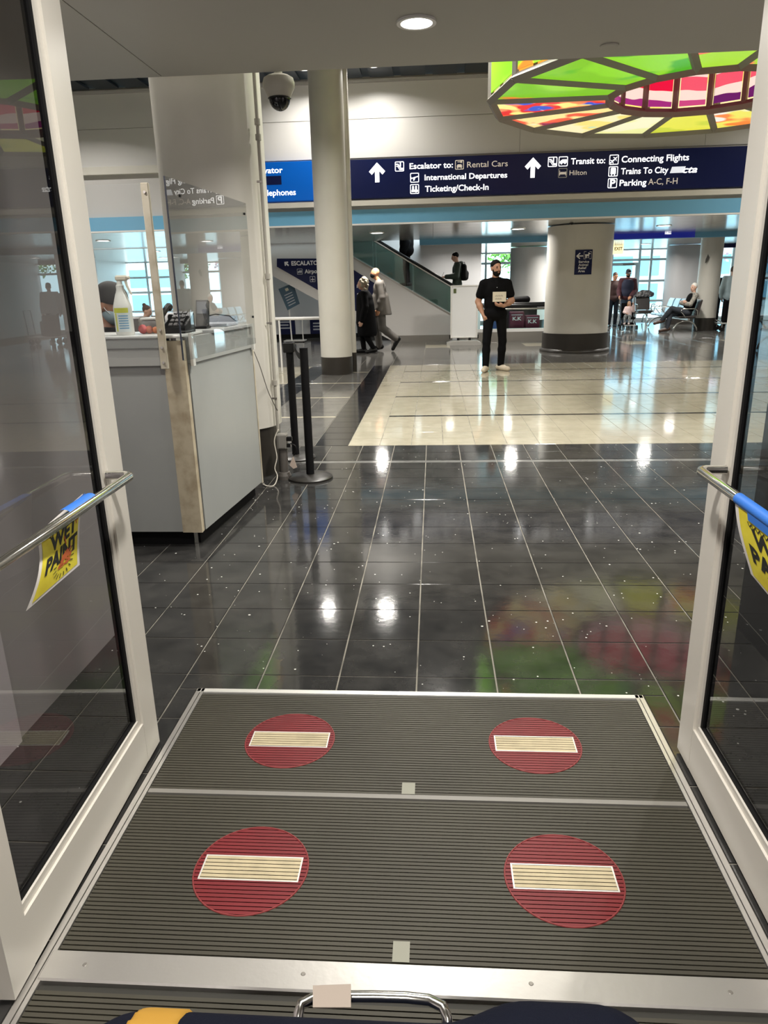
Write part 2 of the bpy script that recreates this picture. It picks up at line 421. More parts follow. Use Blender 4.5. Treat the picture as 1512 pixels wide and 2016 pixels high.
# ------------------------------------------------------------------ floor with its tiles
HX0, HX1, HY = -.905, .768, 2.372              # recess of the entrance mat
fl_mb = MB()
for x0, x1, y0, y1 in ((-13, HX0, -3, 30), (HX1, 14, -3, 30), (HX0, HX1, HY, 30)): fl_mb.box(x0, x1, y0, y1, -.10, -.003)
fl_mb.box(HX0, HX1, -3, HY, -.10, -.02)
FLOOR = struct('floor', fl_mb, GROUT, 'polished dark and cream tiled airport hall floor')
tiles = []                                      # x0,x1,y0,y1,material
def put(x0, x1, y0, y1, m):
    if y0 >= HY or x1 <= HX0 or x0 >= HX1: tiles.append((x0, x1, y0, y1, m)); return
    if y1 > HY: put(x0, x1, HY, y1, m)
    yy = min(y1, HY)
    if x0 < HX0: tiles.append((x0, HX0, y0, yy, m))
    if x1 > HX1: tiles.append((HX1, x1, y0, yy, m))
rows = [2.4797+T*k for k in range(-6, 12)]
dcol = [-1.2846+T*j for j in range(-18, 36)]
for a, b in list(zip(rows, rows[1:]))+[(rows[-1], 6.045), (6.13, 6.44), (6.44, 6.75)]:
    for c, d in zip(dcol, dcol[1:]): put(c, d, a, b, TDARK)
for c, d in zip(dcol[::3], dcol[3::3]): put(c, d, 6.05, 6.125, TSTRIP)
lines = [6.76, 8.38, 9.93, 11.48, 12.98, 14.04]
ccol = [-.82+T*j for j in range(0, 34)]
lcol = [-1.97+.41*j for j in range(3)]
fcol = [-2.35-T*j for j in range(0, 14)][::-1]
for k in range(5):
    a, b = lines[k]+(.04 if k else 0), lines[k+1]-(.04 if k < 4 else 0)
    n = 5 if k < 4 else 3
    ys = [a+(b-a)*i/n for i in range(n+1)]
    for y0, y1 in zip(ys, ys[1:]):
        for c, d in zip(ccol, ccol[1:]): put(c, d, y0, y1, TCREAM)
        put(-1.15, -.82, y0, y1, TBLACK); put(-2.35, -1.97, y0, y1, TBLACK)
        for c, d in zip(lcol, lcol[1:]): put(c, d, y0, y1, TGREY)
        for c, d in zip(fcol, fcol[1:]): put(c, d, y0, y1, TCREAM if lines[k] > 11 else TGREY)
    yl = lines[k] if k else 6.80
    if k:
        put(-.82, -.52, yl-.035, yl+.035, TCREAM)
        for c, d in zip([-.52+1.2*j for j in range(9)], [-.52+1.2*j for j in range(1, 10)]): put(c, d, yl-.035, yl+.035, TBLACK)
        put(-1.15, -.82, yl-.04, yl+.04, TBLACK)
        put(-2.35, -1.97, yl-.04, yl+.04, TBLACK)
        put(-1.97, -1.15, yl-.035, yl+.035, TCREAM)
    else:
        put(-1.97, -1.15, 6.765, 6.83, TCREAM)
frow = [14.04+T*k for k in range(0, 20)]
for y0, y1 in zip(frow, frow[1:]):
    for c, d in zip([-6.9+.61*j for j in range(28)], [-6.9+.61*j for j in range(1, 29)]):
        mm = TGREY
        if 17.95 < (y0+y1)/2 < 18.95 and abs(((c+d)/2+.45) % 2.44) < .7: mm = TCREAM
        put(c, d, y0, y1, mm)
for y0 in [frow[-1]+.61*k for k in range(16)]:
    for c in [-9.6+1.22*j for j in range(16)]: put(c, c+1.22, y0, y0+.61, TFAR)
def proj(p):
    v = np.array(p)-CAMP; w = v@_fwd
    return (756+FPX*(v@_r2)/w, 1008-FPX*(v@_u2)/w, w)
cand = []
for i, (x0, x1, y0, y1, mm) in enumerate(tiles):
    if y0 < .5: continue
    px, py, w = proj(((x0+x1)/2, (y0+y1)/2, 0))
    if not (125+.13*py < px < 1510-.115*py and py < 2016): continue
    if (x0+x1)/2 < -1.36+.08*((y0+y1)/2-3.95) and 3.9 < (y0+y1)/2 < 6.2: continue
    cand.append(((x1-x0)*(y1-y0)/w**3, i))
near = {i for _, i in sorted(cand, reverse=True)[:296]}
tmesh = {}; rest = MB(); rmats = []
GAP = .0024
def tile_mb(mb, x0, x1, y0, y1, mi=0, dz=0.):
    g = GAP; b = .0015
    vs = [(x0+g,y0+g,-.003),(x1-g,y0+g,-.003),(x1-g,y1-g,-.003),(x0+g,y1-g,-.003),
          (x0+g+b,y0+g+b,dz),(x1-g-b,y0+g+b,dz),(x1-g-b,y1-g-b,dz),(x0+g+b,y1-g-b,dz)]
    mb.add(vs, [(4,5,6,7),(0,1,5,4),(1,2,6,5),(2,3,7,6),(3,0,4,7)], mi)
for i, (x0, x1, y0, y1, mm) in enumerate(tiles):
    if i in near:
        key = (round(x1-x0, 4), round(y1-y0, 4), mm.name)
        if key not in tmesh:
            mb = MB(); tile_mb(mb, -(x1-x0)/2, (x1-x0)/2, -(y1-y0)/2, (y1-y0)/2); tmesh[key] = mb.mesh('tile', [mm])
        o = bpy.data.objects.new('tile', tmesh[key]); COL.objects.link(o); o.parent = FLOOR
        o.location = ((x0+x1)/2, (y0+y1)/2, random.uniform(-.0003, .0002))
    else:
        if mm not in rmats: rmats.append(mm)
        tile_mb(rest, x0, x1, y0, y1, rmats.index(mm))
obj('floor_tiling', rest.mesh('floor_tiling', rmats), rmats, FLOOR, kind='stuff')

# ------------------------------------------------------------------ entrance mat and threshold
MATG = mat('mat_rubber', (.050, .045, .031), .6, var=.2, vscale=2.5)
MATD = mat('mat_groove', (.026, .025, .020), .7)
RED = mat('mat_red', (.17, .008, .012), .55, var=.15, vscale=6)
REDL = mat('mat_red_edge', (.22, .03, .03), .6)
BONE = mat('mat_cream', (.52, .44, .28), .6, var=.15, vscale=20)
EM = thing('entrance_mat', 'ribbed grey-green entrance mat with four red no-entry discs between the doors', 'mat', (-.07, 1.8, -.02))
PITCH = .0125
def ribs(y0, y1, x0, x1, z=0.0, wf=.74):
    mb = MB(); n = int((y1-y0)/PITCH)
    for i in range(n):
        a = y0+i*PITCH; mb.box(x0, x1, a, a+PITCH*wf, -.006, z)
    return mb
XL, XR = -.872, .735
for nm, y0, y1 in (('mat_panel', 1.80, 2.345), ('mat_panel', 1.238, 1.778)):
    p = obj(nm, MB().box(XL, XR, y0, y1, -.019, -.0045), MATD, EM)
    obj('ribs', ribs(y0, y1, XL, XR), MATG, p, kind='stuff')
    for cx, cy in ((-.486, 2.060), (.334, 2.062)) if y0 > 1.5 else ((-.481, 1.496), (.332, 1.499)):
        R = .150; d = MB(); bar = MB(); edge = MB()
        hw, hh = .128, .038
        n = int((y1-y0)/PITCH)
        for i in range(n):
            a = y0+i*PITCH; b = a+PITCH*.80
            ya, yb = max(a, cy-R), min(b, cy+R)
            if yb-ya < .002: continue
            ca = math.sqrt(max(R*R-(ya-cy)**2, 0)); cb = math.sqrt(max(R*R-(yb-cy)**2, 0))
            z = .0006
            d.add([(cx-ca, ya, z), (cx+ca, ya, z), (cx+cb, yb, z), (cx-cb, yb, z), (cx-ca, ya, -.004), (cx+ca, ya, -.004), (cx+cb, yb, -.004), (cx-cb, yb, -.004)],
                  [(0,1,2,3),(0,4,5,1),(1,5,6,2),(2,6,7,3),(3,7,4,0)])
            ya, yb = max(a, cy-hh), min(b, cy+hh)
            if yb-ya > .002: bar.box(cx-hw, cx+hw, ya, yb, -.003, .0014)
        edge.tube([(cx+R*math.cos(t), cy+R*math.sin(t), .0003) for t in np.linspace(0, 2*PI, 48, endpoint=False)], .0022, 6, closed=True)
        fr = MB()
        for q in ((cx-hw-.004, cx+hw+.004, cy-hh-.004, cy-hh), (cx-hw-.004, cx+hw+.004, cy+hh, cy+hh+.004), (cx-hw-.004, cx-hw, cy-hh, cy+hh), (cx+hw, cx+hw+.004, cy-hh, cy+hh)): fr.box(*q, -.003, .0018)
        dd = obj('no_entry_disc', d, RED, p); obj('disc_rim', edge, REDL, dd); obj('no_entry_bar', bar, BONE, p); obj('bar_rim', fr, ALUL, p)
obj('divider_strip', MB().box(XL, XR, 1.780, 1.798, -.019, .001), mat('divider_grey', (.22, .21, .19), .5), EM)
obj('side_frame', MB().box(HX0+.002, XL-.016, .5, 2.37, -.019, .003).box(XL-.013, XL-.002, .5, 2.37, -.019, .003), ALU, EM)
obj('side_frame', MB().box(XR+.002, XR+.013, .5, 2.37, -.019, .003).box(XR+.016, HX1-.002, .5, 2.37, -.019, .003), ALU, EM)
obj('end_frame', MB().box(XL-.03, XR+.03, 2.348, 2.371, -.019, .003, bev=.002), ALUL, EM)
TAPE = mat('tape_square', (.26, .26, .21), .55)
obj('tape_square', MB().box(-.097, -.057, 1.800, 1.852, .0008, .0016), TAPE, EM)
obj('tape_square', MB().box(-.095, -.056, 1.238, 1.292, .0008, .0016), TAPE, EM)
TH = thing('threshold_plate', 'brushed aluminium threshold strip with screws at the near edge of the mat', 'threshold', (-.07, 1.19, -.02))
obj('plate', MB().box(XL-.012, XR+.012, 1.155, 1.232, -.019, .006, bev=.004), ALU, TH)
for x in (-.79, -.29, .21, .63):
    obj('screw', MB().lathe((x, 1.195, .0061), [(.0055, 0), (.004, .001), (.0001, .001)], 10), STEEL, TH)
M2 = thing('ribbed_mat', 'dark ribbed floor mat on the near side of the aluminium threshold', 'mat', (-.07, .6, -.02))
obj('mat_panel', MB().box(XL, XR, -.6, 1.150, -.019, -.0045), MATD, M2)
obj('ribs', ribs(-.55, 1.145, XL, XR), MATG, M2, kind='stuff')

# ------------------------------------------------------------------ doors
def door(name, near, far, s, label):
    """s = side the leaf's outer face looks to; inner face towards the opening"""
    near, far = np.array([*near, 0.]), np.array([*far, 0.]); u = far-near; L = np.linalg.norm(u); u /= L
    n = np.array([-s*abs(u[1]), s*u[0]*(1 if u[1] > 0 else -1), 0.]); n = np.array([-s*u[1], s*u[0], 0.])   # towards the opening
    TK = .045; HT = 2.40
    root = struct(name, MB().obox(near+u*L/2-n*TK*.5+[0,0,HT-.06], u*L/2, n*TK/2, [0,0,.06]), DOORP, label)
    def bar(nm, u0, u1, z0, z1, d0, d1, m):
        c = near+u*(u0+u1)/2+n*(d0+d1)/2+[0,0,(z0+z1)/2]
        return obj(nm, MB().obox(c, u*(u1-u0)/2, n*abs(d1-d0)/2, [0,0,(z1-z0)/2]), m, root)
    bar('stile', L-.105, L, .012, HT-.12, -TK, 0, DOORP)
    bar('stile', 0, .085, .012, HT-.12, -TK, 0, DOORP)
    bar('bottom_rail', .0852, L-.1052, .012, .150, -TK, -.001, DOORP)
    bar('glazing_bead', .0852, L-.1052, .1502, .172, -TK*.8, -.008, DOORP)
    bar('glazing_bead', L-.125, L-.1052, .1722, HT-.12, -TK*.8, -.008, DOORP)
    bar('gasket', L-.140, L-.1252, .172, HT-.12, -TK*.75, -.014, BLACKM)
    bar('gasket', .0852, L-.1402, .172, .180, -TK*.75, -.014, BLACKM)
    bar('glass_pane', .0852, L-.1402, .180, HT-.12, -.026, -.020, DGLASS)
    return root, near, u, n, L
D1, d1n, d1u, d1no, d1L = door('door_1', (-.898, 1.10), (-.922, 2.02), -1, 'open white-framed glass door leaf on the left with a steel push bar')
D2, d2n, d2u, d2no, d2L = door('door_2', (.778, 1.10), (.787, 2.045), 1, 'open white-framed glass door leaf on the right with a steel push bar')
def push_bar(root, near, u, n, L, tip):
    off = .072; zb = .967
    a = near+u*(L-.05); pts = [a+[0,0,zb]-n*.0, a+n*(off-.02)+[0,0,zb], a+n*(off-.006)-u*.006+[0,0,zb], a+n*off-u*.022+[0,0,zb], near+n*off+u*.05+[0,0,zb+.0], near+n*(off-.02)+u*.03+[0,0,zb], near+u*.03+[0,0,zb]]
    o = obj('push_bar', MB().tube(pts, .0125, 14), CHROME, root, label='chrome push bar', smooth=40)
    return lambda t, z=0.: near+n*off+u*t+np.array([0,0,zb+z])
pbL = push_bar(D1, d1n, d1u, d1no, d1L-.065, 0); pbR = push_bar(D2, d2n, d2u, d2no, d2L-.065, 0)

# wet paint papers
YEL = mat('yellow_paper', (.80, .70, .05), .6, var=.25, vscale=14, vcol=(.70, .58, .03))
PAPW = mat('paper_white', (.75, .72, .70), .7)
INK = mat('black_ink', (.012, .012, .010), .6)
ORG = mat('orange_ink', (.55, .12, .03), .6)
TAPEB = mat('blue_tape', (.03, .17, .62), .55)
def paper(label, fn, nrm_sign, cat='sign', mirror=False, tape=None):
    """fn(s,t) gives a point of the sheet; s across 0..1 from reader's left, t down 0..1"""
    c = fn(.5, 0); root = thing('wet_paint_sign', label, cat, tuple(fn(.5, 1)))
    def off(s, t, d):
        e = 1e-3; a = np.array(fn(s+e, t))-fn(s-e, t); b = np.array(fn(s, t+e))-fn(s, t-e); n = np.cross(a, b); n /= np.linalg.norm(n)
        return np.array(fn(s, t))+n*d*nrm_sign
    mb = MB(); mb.sheet(lambda i, j: off(i, j, 0), 14, 14); mb.sheet(lambda i, j: off(i, j, -.0006), 14, 14)
    obj('paper', mb, PAPW, root, smooth=True)
    obj('yellow_print', MB().sheet(lambda i, j: off(.06+.88*i, .05+.90*j, .0008), 14, 14), YEL, root, smooth=True)
    def write(s, x0, x1, yb, capf, m, bold=.03, it=.0, nm='lettering'):
        v, f = text_mesh(s, bold, it, 2); a0, a1 = v[:, 0].min(), v[:, 0].max()
        P = [off(x0+(x1-x0)*(q[0]-a0)/(a1-a0), yb-q[1]*capf/.7, .0016) for q in v]
        mb = MB(); mb.v = [tuple(p) for p in P]; mb.f = f; mb.m = [0]*len(f); obj(nm, mb.mesh(nm, [m]), [m], root)
    write('WET', .24, .88, .42, .20, INK, .045); write('PAINT', .16, .92, .68, .21, INK, .045)
    def strokes(nm, segs, m, w):
        mb = MB()
        for (xa, ya, xb, yb) in segs:
            dx, dy = xb-xa, yb-ya; l = math.hypot(dx, dy); nx, ny = -dy/l*w, dx/l*w
            mb.add([off(xa+nx, ya+ny, .002), off(xb+nx, yb+ny, .002), off(xb-nx, yb-ny, .002), off(xa-nx, ya-ny, .002)], [(0,1,2,3)])
        obj(nm, mb, m, root)
    r2 = random.Random(3)
    strokes('orange_splash', [(.45+r2.random()*.3, .62+r2.random()*.16, .5+r2.random()*.3, .58+r2.random()*.2) for _ in range(26)], ORG, .012)
    for sk in ((.56, .36, .62, .50), (.78, .12, .88, .34), (.83, .2, .9, .3)): strokes('orange_streak', [sk], ORG, .010)
    strokes('ray_mark', [(.60+.17*math.cos(a), .72+.15*math.sin(a), .60+.24*math.cos(a), .72+.21*math.sin(a)) for a in np.linspace(-.6, 3.2, 12)], INK, .007)
    strokes('scribble', [(.2+.03*i, .16+.05*(i % 2), .23+.03*i, .21-.05*(i % 2)) for i in range(14)], INK, .006)
    if tape: obj('blue_tape', MB().sheet(lambda i, j: off(tape[0]+(tape[1]-tape[0])*i, tape[2]+(tape[3]-tape[2])*j, .0030), 8, 8), TAPEB, root, smooth=True)
    return root
def ctr(p, q, r, s):      # bilinear sheet from its four corners with a slight belly
    p, q, r, s = map(np.array, (p, q, r, s))
    return lambda a, b: (1-b)*((1-a)*p+a*q)+b*((1-a)*s+a*r)
# left paper: hangs from the bar, corners measured on the bar plane
TLc = pbL(.20, .018); TRc = pbL(.56, .018)
L_bl = WX(50, 1203, -.835); L_br = WX(157, 1112, -.875)
L_tl = WX(72, 1052, -.868); L_tr = WX(163, 972, -.868)
def left_sheet(a, b):
    p = (1-b)*((1-a)*L_tl+a*L_tr)+b*((1-a)*L_bl+a*L_br)
    p = p+np.array([.012*math.sin(b*3)*(1-a), .010*math.sin(b*PI)*(1-2*a), 0]); return p
paper('yellow handwritten wet paint paper taped to the left door push bar', left_sheet, -1, tape=(.80, 1.03, .0, .13))
obj('tape_strip', MB().sheet(lambda i, j: np.array(pbL(.42+.14*i, 0))+(.0135+.014*j)*np.array([math.cos(1.3+1.2*j), 0, math.sin(1.3+1.2*j)*.9]), 4, 8), TAPEB, D1, label='blue masking tape round the bar')
R_tl = WX(1447, 985, .703); R_bl = WX(1476, 1128, .725)
R_tr = R_tl+(pbR(.05)-pbR(.40)); R_br = WX(1512, 1172, .725)+np.array([0, -.27, -.03])
def right_sheet(a, b):
    p = (1-b)*((1-a)*R_tl+a*R_tr)+b*((1-a)*R_bl+a*R_br)
    return p+np.array([0, 0, 0])+np.array([-.004*math.sin(b*PI), .006*math.sin(b*5)*(1-a), 0])
paper('yellow handwritten wet paint paper taped to the right door push bar', right_sheet, -1, tape=(.22, .75, -.02, .13))
obj('tape_strip', MB().sheet(lambda i, j: np.array(pbR(.555-.30*i, 0))+.0138*np.array([-math.cos(-.9+3.2*j), 0, math.sin(-.9+3.2*j)]), 4, 10), TAPEB, D2, label='blue masking tape round the bar', smooth=True)

# ------------------------------------------------------------------ vestibule walls and soffit
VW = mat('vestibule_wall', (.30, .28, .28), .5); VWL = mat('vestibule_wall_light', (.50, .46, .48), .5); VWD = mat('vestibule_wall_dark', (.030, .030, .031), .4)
wl = struct('wall_left', MB().box(-1.52, -1.42, -2.5, 2.95, 0, 2.8), VW, 'grey vestibule side wall behind the left door')
obj('wall_panel', MB().box(-1.42, -1.405, -2.4, 2.02, .0, 2.79), VWL, wl)
wr = struct('wall_right', MB().box(1.34, 1.44, -2.5, 2.95, 0, 2.8), VW, 'dark vestibule side wall behind the right door')
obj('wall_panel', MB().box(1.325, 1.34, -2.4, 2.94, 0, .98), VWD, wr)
struct('wall_back', MB().box(-6, 6, -2.6, -2.5, 0, 2.8), VWL, 'unseen wall added behind the vestibule against sky light')  # unseen, added to keep the bright sky out of the vestibule
struct('wall_front', MB().box(-12, -1.525, 2.85, 2.95, 0, 2.8).box(1.445, 12, 2.85, 2.95, 0, 2.8), VWL, 'inner face of the entrance wall beside the vestibule')
SZ = 2.80; SY = 5.235
sx = float((G(125, 0, SZ)[0]+G(312, 147, SZ)[0])/2)
so = struct('ceiling', MB().box(-12, 12, -2.6, SY, SZ+.02, SZ+.12).box(-12, 12, SY-.06, SY, SZ+.12, 5.0), SOFF, 'dropped grey soffit over the entrance')
for a, b in ((-12, sx-.003), (sx+.003, sx+7.3), (sx+7.306, 12)):
    obj('soffit_panel', MB().box(a, b, -2.55, SY, SZ, SZ+.0195), SOFF, so)
p = G(820, 42, SZ); lamp('recessed_downlight', tuple(p), 40, 'bright round downlight recessed in the entrance soffit', 'soffit downlights', r=.085)
for x, y, nm in ((-.1, 1.2, 'above the mat'), (-.1, -1.2, 'at the back of the vestibule'), (-2.0, 3.3, 'added unseen in front of the reception desk'), (1.7, 3.5, 'added unseen to the right of the doors')):  # last two are unseen, added to brighten the desk front and column
    lamp('recessed_downlight', (x, y, SZ), 17 if x < -1 else 34, 'round downlight in the soffit '+nm, 'soffit downlights', r=.085)
p = G(1200, 89, SZ); sd = thing('ceiling_sensor', 'small flat round sensor plate on the grey soffit', 'sensor', tuple(p))
obj('plate', MB().lathe(p, [(.055, 0), (.055, -.006), (.045, -.010), (.0001, -.010)], 24), SOFF, sd)

# ------------------------------------------------------------------ hall: ceiling, sign wall
FY = 14.3
cl = struct('ceiling.001', MB().box(-12, 12, SY, 14.6, 5.02, 5.1), DARKC, 'dark slatted ceiling high over the hall')
for i in range(40):
    obj('ceiling_slat', MB().box(-11+.55*i, -11+.55*i+.42, 11.2, 14.25, 4.965, 5.0), DARKC, cl)
wf = struct('wall_far', MB().box(-12, 12, FY+.05, FY+.25, 2.58, 5.0), GREYW, 'upper wall over the lower concourse carrying the direction signs')
WP = mat('wall_panel_white', (.66, .65, .63), .42)
edges = [-12, -9.0, -6.6, -3.2, 1.55, 4.78, 8.0, 12]
for a, b in zip(edges, edges[1:]):
    for z0, z1 in ((3.70, 4.325), (4.335, 4.90)): obj('wall_panel', MB().box(a+.003, b-.003, FY+.03, FY+.055, z0, z1), WP, wf)
obj('top_trim', MB().box(-12, 12, FY+.0, FY+.06, 4.905, 4.955), GREYW, wf)
obj('ledge', MB().box(-4.2, 12, FY-.06, FY+.06, 2.885, 2.975), CREAM, wf)
obj('upper_ledge', MB().box(-12, -4.2, FY-.06, FY+.06, 3.56, 3.69), CREAM, wf)
obj('blue_fascia', MB().box(-12, 12, FY-.01, FY+.06, 2.585, 2.825), BLUEB, wf)
obj('fascia_edge', MB().box(-12, 12, FY-.02, FY+.06, 2.555, 2.583), WHITE, wf)
for i, (px, py) in enumerate(((603, 143), (738, 140))):
    q = G(px, py, 4.96); lamp('wall_washer', (q[0], 13.55, 4.96), 26, ['small wall-washing downlight left of the tall column', 'small wall-washing downlight right of the tall column'][i], 'wall washers', r=.08, lr=.16)
k = 0
for x, y in ((-6.5, 6.8), (-3.2, 6.8), (.2, 6.8), (6.4, 6.8), (3.4, 6.4), (-6.5, 9.6), (-3.2, 9.6), (.1, 9.4), (6.6, 9.6), (-6.5, 12.2), (6.9, 12.2)):
    if 1:
        k += 1; lamp('hall_downlight', (x, y, 4.96), 82, 'round downlight in the dark high hall ceiling', 'hall ceiling downlights', r=.10, spread=140)

# ------------------------------------------------------------------ illuminated direction sign
def pictogram(sg, name, x0, y0, x1, y1, Y, polys, m=LET, frame=True, w=.012, fm=None):
    """rounded frame and white shapes; polys in a unit square, y up"""
    a = W(x0, y1, Y); b = W(x1, y0, Y); cx, cz = (a[0]+b[0])/2, (a[2]+b[2])/2; hx = (b[0]-a[0])/2*.98; hz = (b[2]-a[2])/2*.98
    hx = hz = (hx+hz)/2
    root = sg
    if frame:
        mb = MB(); r = hx*.22; pts = []
        for sx_, sz_, t0 in ((1, 1, 0), (-1, 1, PI/2), (-1, -1, PI), (1, -1, 1.5*PI)):
            for t in np.linspace(t0, t0+PI/2, 5): pts.append((sx_*(hx-r)+r*math.cos(t), sz_*(hz-r)+r*math.sin(t)))
        n = len(pts); f = 1-w/hx
        mb.add([(cx+p[0], Y-.004, cz+p[1]) for p in pts]+[(cx+p[0]*f, Y-.004, cz+p[1]*f) for p in pts], [(i, (i+1) % n, n+(i+1) % n, n+i) for i in range(n)])
        fr = obj(name, mb, fm or m, root)
    mb = MB()
    for P in polys: mb.add([(cx+(p[0]-.5)*2*hx, Y-.004, cz+(p[1]-.5)*2*hz) for p in P], [tuple(range(len(P)))])
    return obj('symbol', mb, m, root)
def line2(pts, w):       # thick polyline as quads
    out = []
    for (xa, ya), (xb, yb) in zip(pts, pts[1:]):
        dx, dy = xb-xa, yb-ya; l = math.hypot(dx, dy); nx, ny = -dy/l*w/2, dx/l*w/2; ex, ey = dx/l*w*.3, dy/l*w*.3
        out.append([(xa+nx-ex, ya+ny-ey), (xb+nx+ex, yb+ny+ey), (xb-nx+ex, yb-ny+ey), (xa-nx-ex, ya-ny-ey)])
    return out
def circ(cx, cy, r, n=12): return [(cx+r*math.cos(2*PI*i/n), cy+r*math.sin(2*PI*i/n)) for i in range(n)]
ESC = line2([(.15,.72),(.32,.72),(.66,.28),(.86,.28)], .13)+line2([(.15,.52),(.28,.52),(.52,.18),(.86,.18)], .06)+line2([(.60,.52),(.60,.74)], .12)+[circ(.60,.84,.07)]
PLANE_UP = line2([(.12,.42),(.88,.62)], .10)+[[(.35,.50),(.62,.56),(.45,.20),(.34,.20)]]+line2([(.12,.42),(.08,.56)], .08)
def plane(cx, cy, s, ang):
    o = []
    for P in ([(-.5,.06),(.5,.0),(-.5,-.06)], [(-.5,.05),(.42,.06),(.55,0),(.42,-.06),(-.5,-.05)], [(.12,0),(-.12,.5),(-.24,.5),(-.1,0)], [(.12,0),(-.12,-.5),(-.24,-.5),(-.1,0)], [(-.38,0),(-.5,.2),(-.58,.2),(-.52,0)], [(-.38,0),(-.5,-.2),(-.58,-.2),(-.52,0)]):
        o.append([(cx+s*(x*math.cos(ang)-y*math.sin(ang)), cy+s*(x*math.sin(ang)+y*math.cos(ang))) for x, y in P])
    return o
CAR = [[(.2,.22),(.8,.22),(.8,.42),(.70,.55),(.3,.55),(.2,.42)], [(.24,.12),(.34,.12),(.34,.22),(.24,.22)], [(.66,.12),(.76,.12),(.76,.22),(.66,.22)]]+line2([(.30,.80),(.62,.80)], .08)+[circ(.70,.80,.12)]
TICK = [[(.15,.2),(.85,.2),(.85,.42),(.15,.42)], circ(.32,.74,.10), [(.22,.42),(.42,.42),(.42,.64),(.22,.64)], circ(.66,.74,.10), [(.56,.15),(.76,.15),(.76,.64),(.56,.64)]]
BUS = [[(.12,.32),(.88,.36),(.88,.70),(.40,.70),(.12,.50)], circ(.32,.30,.09), circ(.70,.32,.09)]
BED = line2([(.15,.25),(.15,.75)], .07)+line2([(.85,.25),(.85,.62)], .07)+[[(.15,.36),(.85,.36),(.85,.48),(.15,.48)], [(.22,.50),(.8,.50),(.8,.60),(.22,.60)]]
TRAIN = [[(.22,.25),(.78,.25),(.78,.80),(.66,.88),(.34,.88),(.22,.80)], [(.26,.10),(.36,.10),(.44,.26),(.34,.26)], [(.74,.10),(.64,.10),(.56,.26),(.66,.26)]]
def arrow(sg, x, yt, yb, hw, Y, m=LET, ang=0.):
    t = W(x, yt, Y); b = W(x, yb, Y); H = t[2]-b[2]; hx = W(x+hw, yt, Y)[0]-t[0]; k = hx*.48; cx = b[0]+(t[0]-b[0])*.5
    L = [[(-k*.56, 0), (k*.56, 0), (k*.56, H-hx*.5), (-k*.56, H-hx*.5)], [(0, H), (-hx, H-hx), (-hx*.66, H-hx*1.36), (0, H-hx*.70)], [(0, H), (0, H-hx*.70), (hx*.66, H-hx*1.36), (hx, H-hx)]]
    mb = MB()
    for P in L:
        mb.add([(cx+p[0]*math.cos(ang)-(p[1]-H/2)*math.sin(ang), Y-.004, b[2]+H/2+p[0]*math.sin(ang)+(p[1]-H/2)*math.cos(ang)) for p in P], [tuple(range(len(P)))])
    obj('arrow', mb, m, sg)
def words(sg, s, x0, x1, yb, cappx, Y, m=LET, bold=.014, it=0.):
    a = W(x0, yb, Y); mid = W((x0+x1)/2, yb, Y); b = W(x1, yb, Y); c = W(x0, yb-cappx, Y)
    h = c[2]-a[2]; lettering('lettering', s, (a[0], Y, a[2]), (b[0], Y, a[2]), h, m, sg, bold=bold, italic=it)
SYF = FY-.07
sg = thing('direction_sign', 'long navy illuminated sign with arrows to escalator, transit, connecting flights and parking', 'sign', (2, SYF, 3.0))
x0, x1 = -1.62, 7.6
obj('sign_box', MB().box(x0, x1, SYF, FY+.03, 3.005, 3.655, bev=.006), NAVYL, sg)
arrow(sg, 742.4, 320, 359, 16, SYF); arrow(sg, 1049, 310, 350, 16, SYF)
pictogram(sg, 'symbol_frame', 777.3, 317.8, 795.8, 337.7, SYF, ESC)
words(sg, 'Escalator to:', 806.4, 891.5, 332.9, 11.5, SYF)
pictogram(sg, 'symbol_frame', 895.6, 314.6, 913.5, 334.2, SYF, CAR, LETB)
words(sg, 'Rental Cars', 919.6, 999.5, 329.9, 11.5, SYF, LETB, .004)
pictogram(sg, 'symbol_frame', 807.2, 340.3, 825.4, 359.4, SYF, PLANE_UP)
words(sg, 'International Departures', 836, 998.2, 354.9, 11, SYF)
pictogram(sg, 'symbol_frame', 807.2, 362.5, 825.4, 381.9, SYF, TICK)
words(sg, 'Ticketing/Check-In', 836.8, 961.7, 377.6, 11.5, SYF)
pictogram(sg, 'symbol_frame', 1078, 308.4, 1097.6, 329, SYF, ESC); pictogram(sg, 'symbol_frame', 1099.2, 307.4, 1118.4, 328.3, SYF, BUS)
words(sg, 'Transit to:', 1123.7, 1191, 323.6, 12, SYF)
pictogram(sg, 'symbol_frame', 1098.5, 330.3, 1117, 350.8, SYF, BED, LETB, fm=LETG); words(sg, 'Hilton', 1121, 1154.5, 345, 9.5, SYF, LETB, .004)
pictogram(sg, 'symbol_frame', 1198.6, 304.2, 1218.9, 324.7, SYF, plane(.66, .62, .5, .75)+plane(.34, .36, .5, .75))
words(sg, 'Connecting Flights', 1223.3, 1355.6, 319.9, 12.5, SYF)
pictogram(sg, 'symbol_frame', 1197, 327.2, 1217.4, 348, SYF, TRAIN); words(sg, 'Trains To City', 1222, 1315, 343.2, 12, SYF)
q = [W(1318.5, 341, SYF), W(1323, 328.5, SYF), W(1350, 327.5, SYF), W(1345.5, 340, SYF)]
obj('logo_bar', MB().add([(p[0], SYF-.004, p[2]) for p in q], [(0, 1, 2, 3)]), mat('logo_silver', (.6, .62, .68), .4, emit=(.75, .78, .85), es=.6), sg)
words(sg, 'cta', 1343.5, 1372, 340.3, 13.0, SYF, LET, .02, .30)
pictogram(sg, 'symbol_frame', 1195.6, 350.4, 1215.7, 370.8, SYF, [])
words(sg, 'P', 1200.5, 1211, 367.5, 14, SYF, LET, .03)
words(sg, 'Parking', 1219.4, 1272, 366.1, 12, SYF); words(sg, 'A-C, F-H', 1275.8, 1333, 363.8, 12, SYF, LETB, .004)
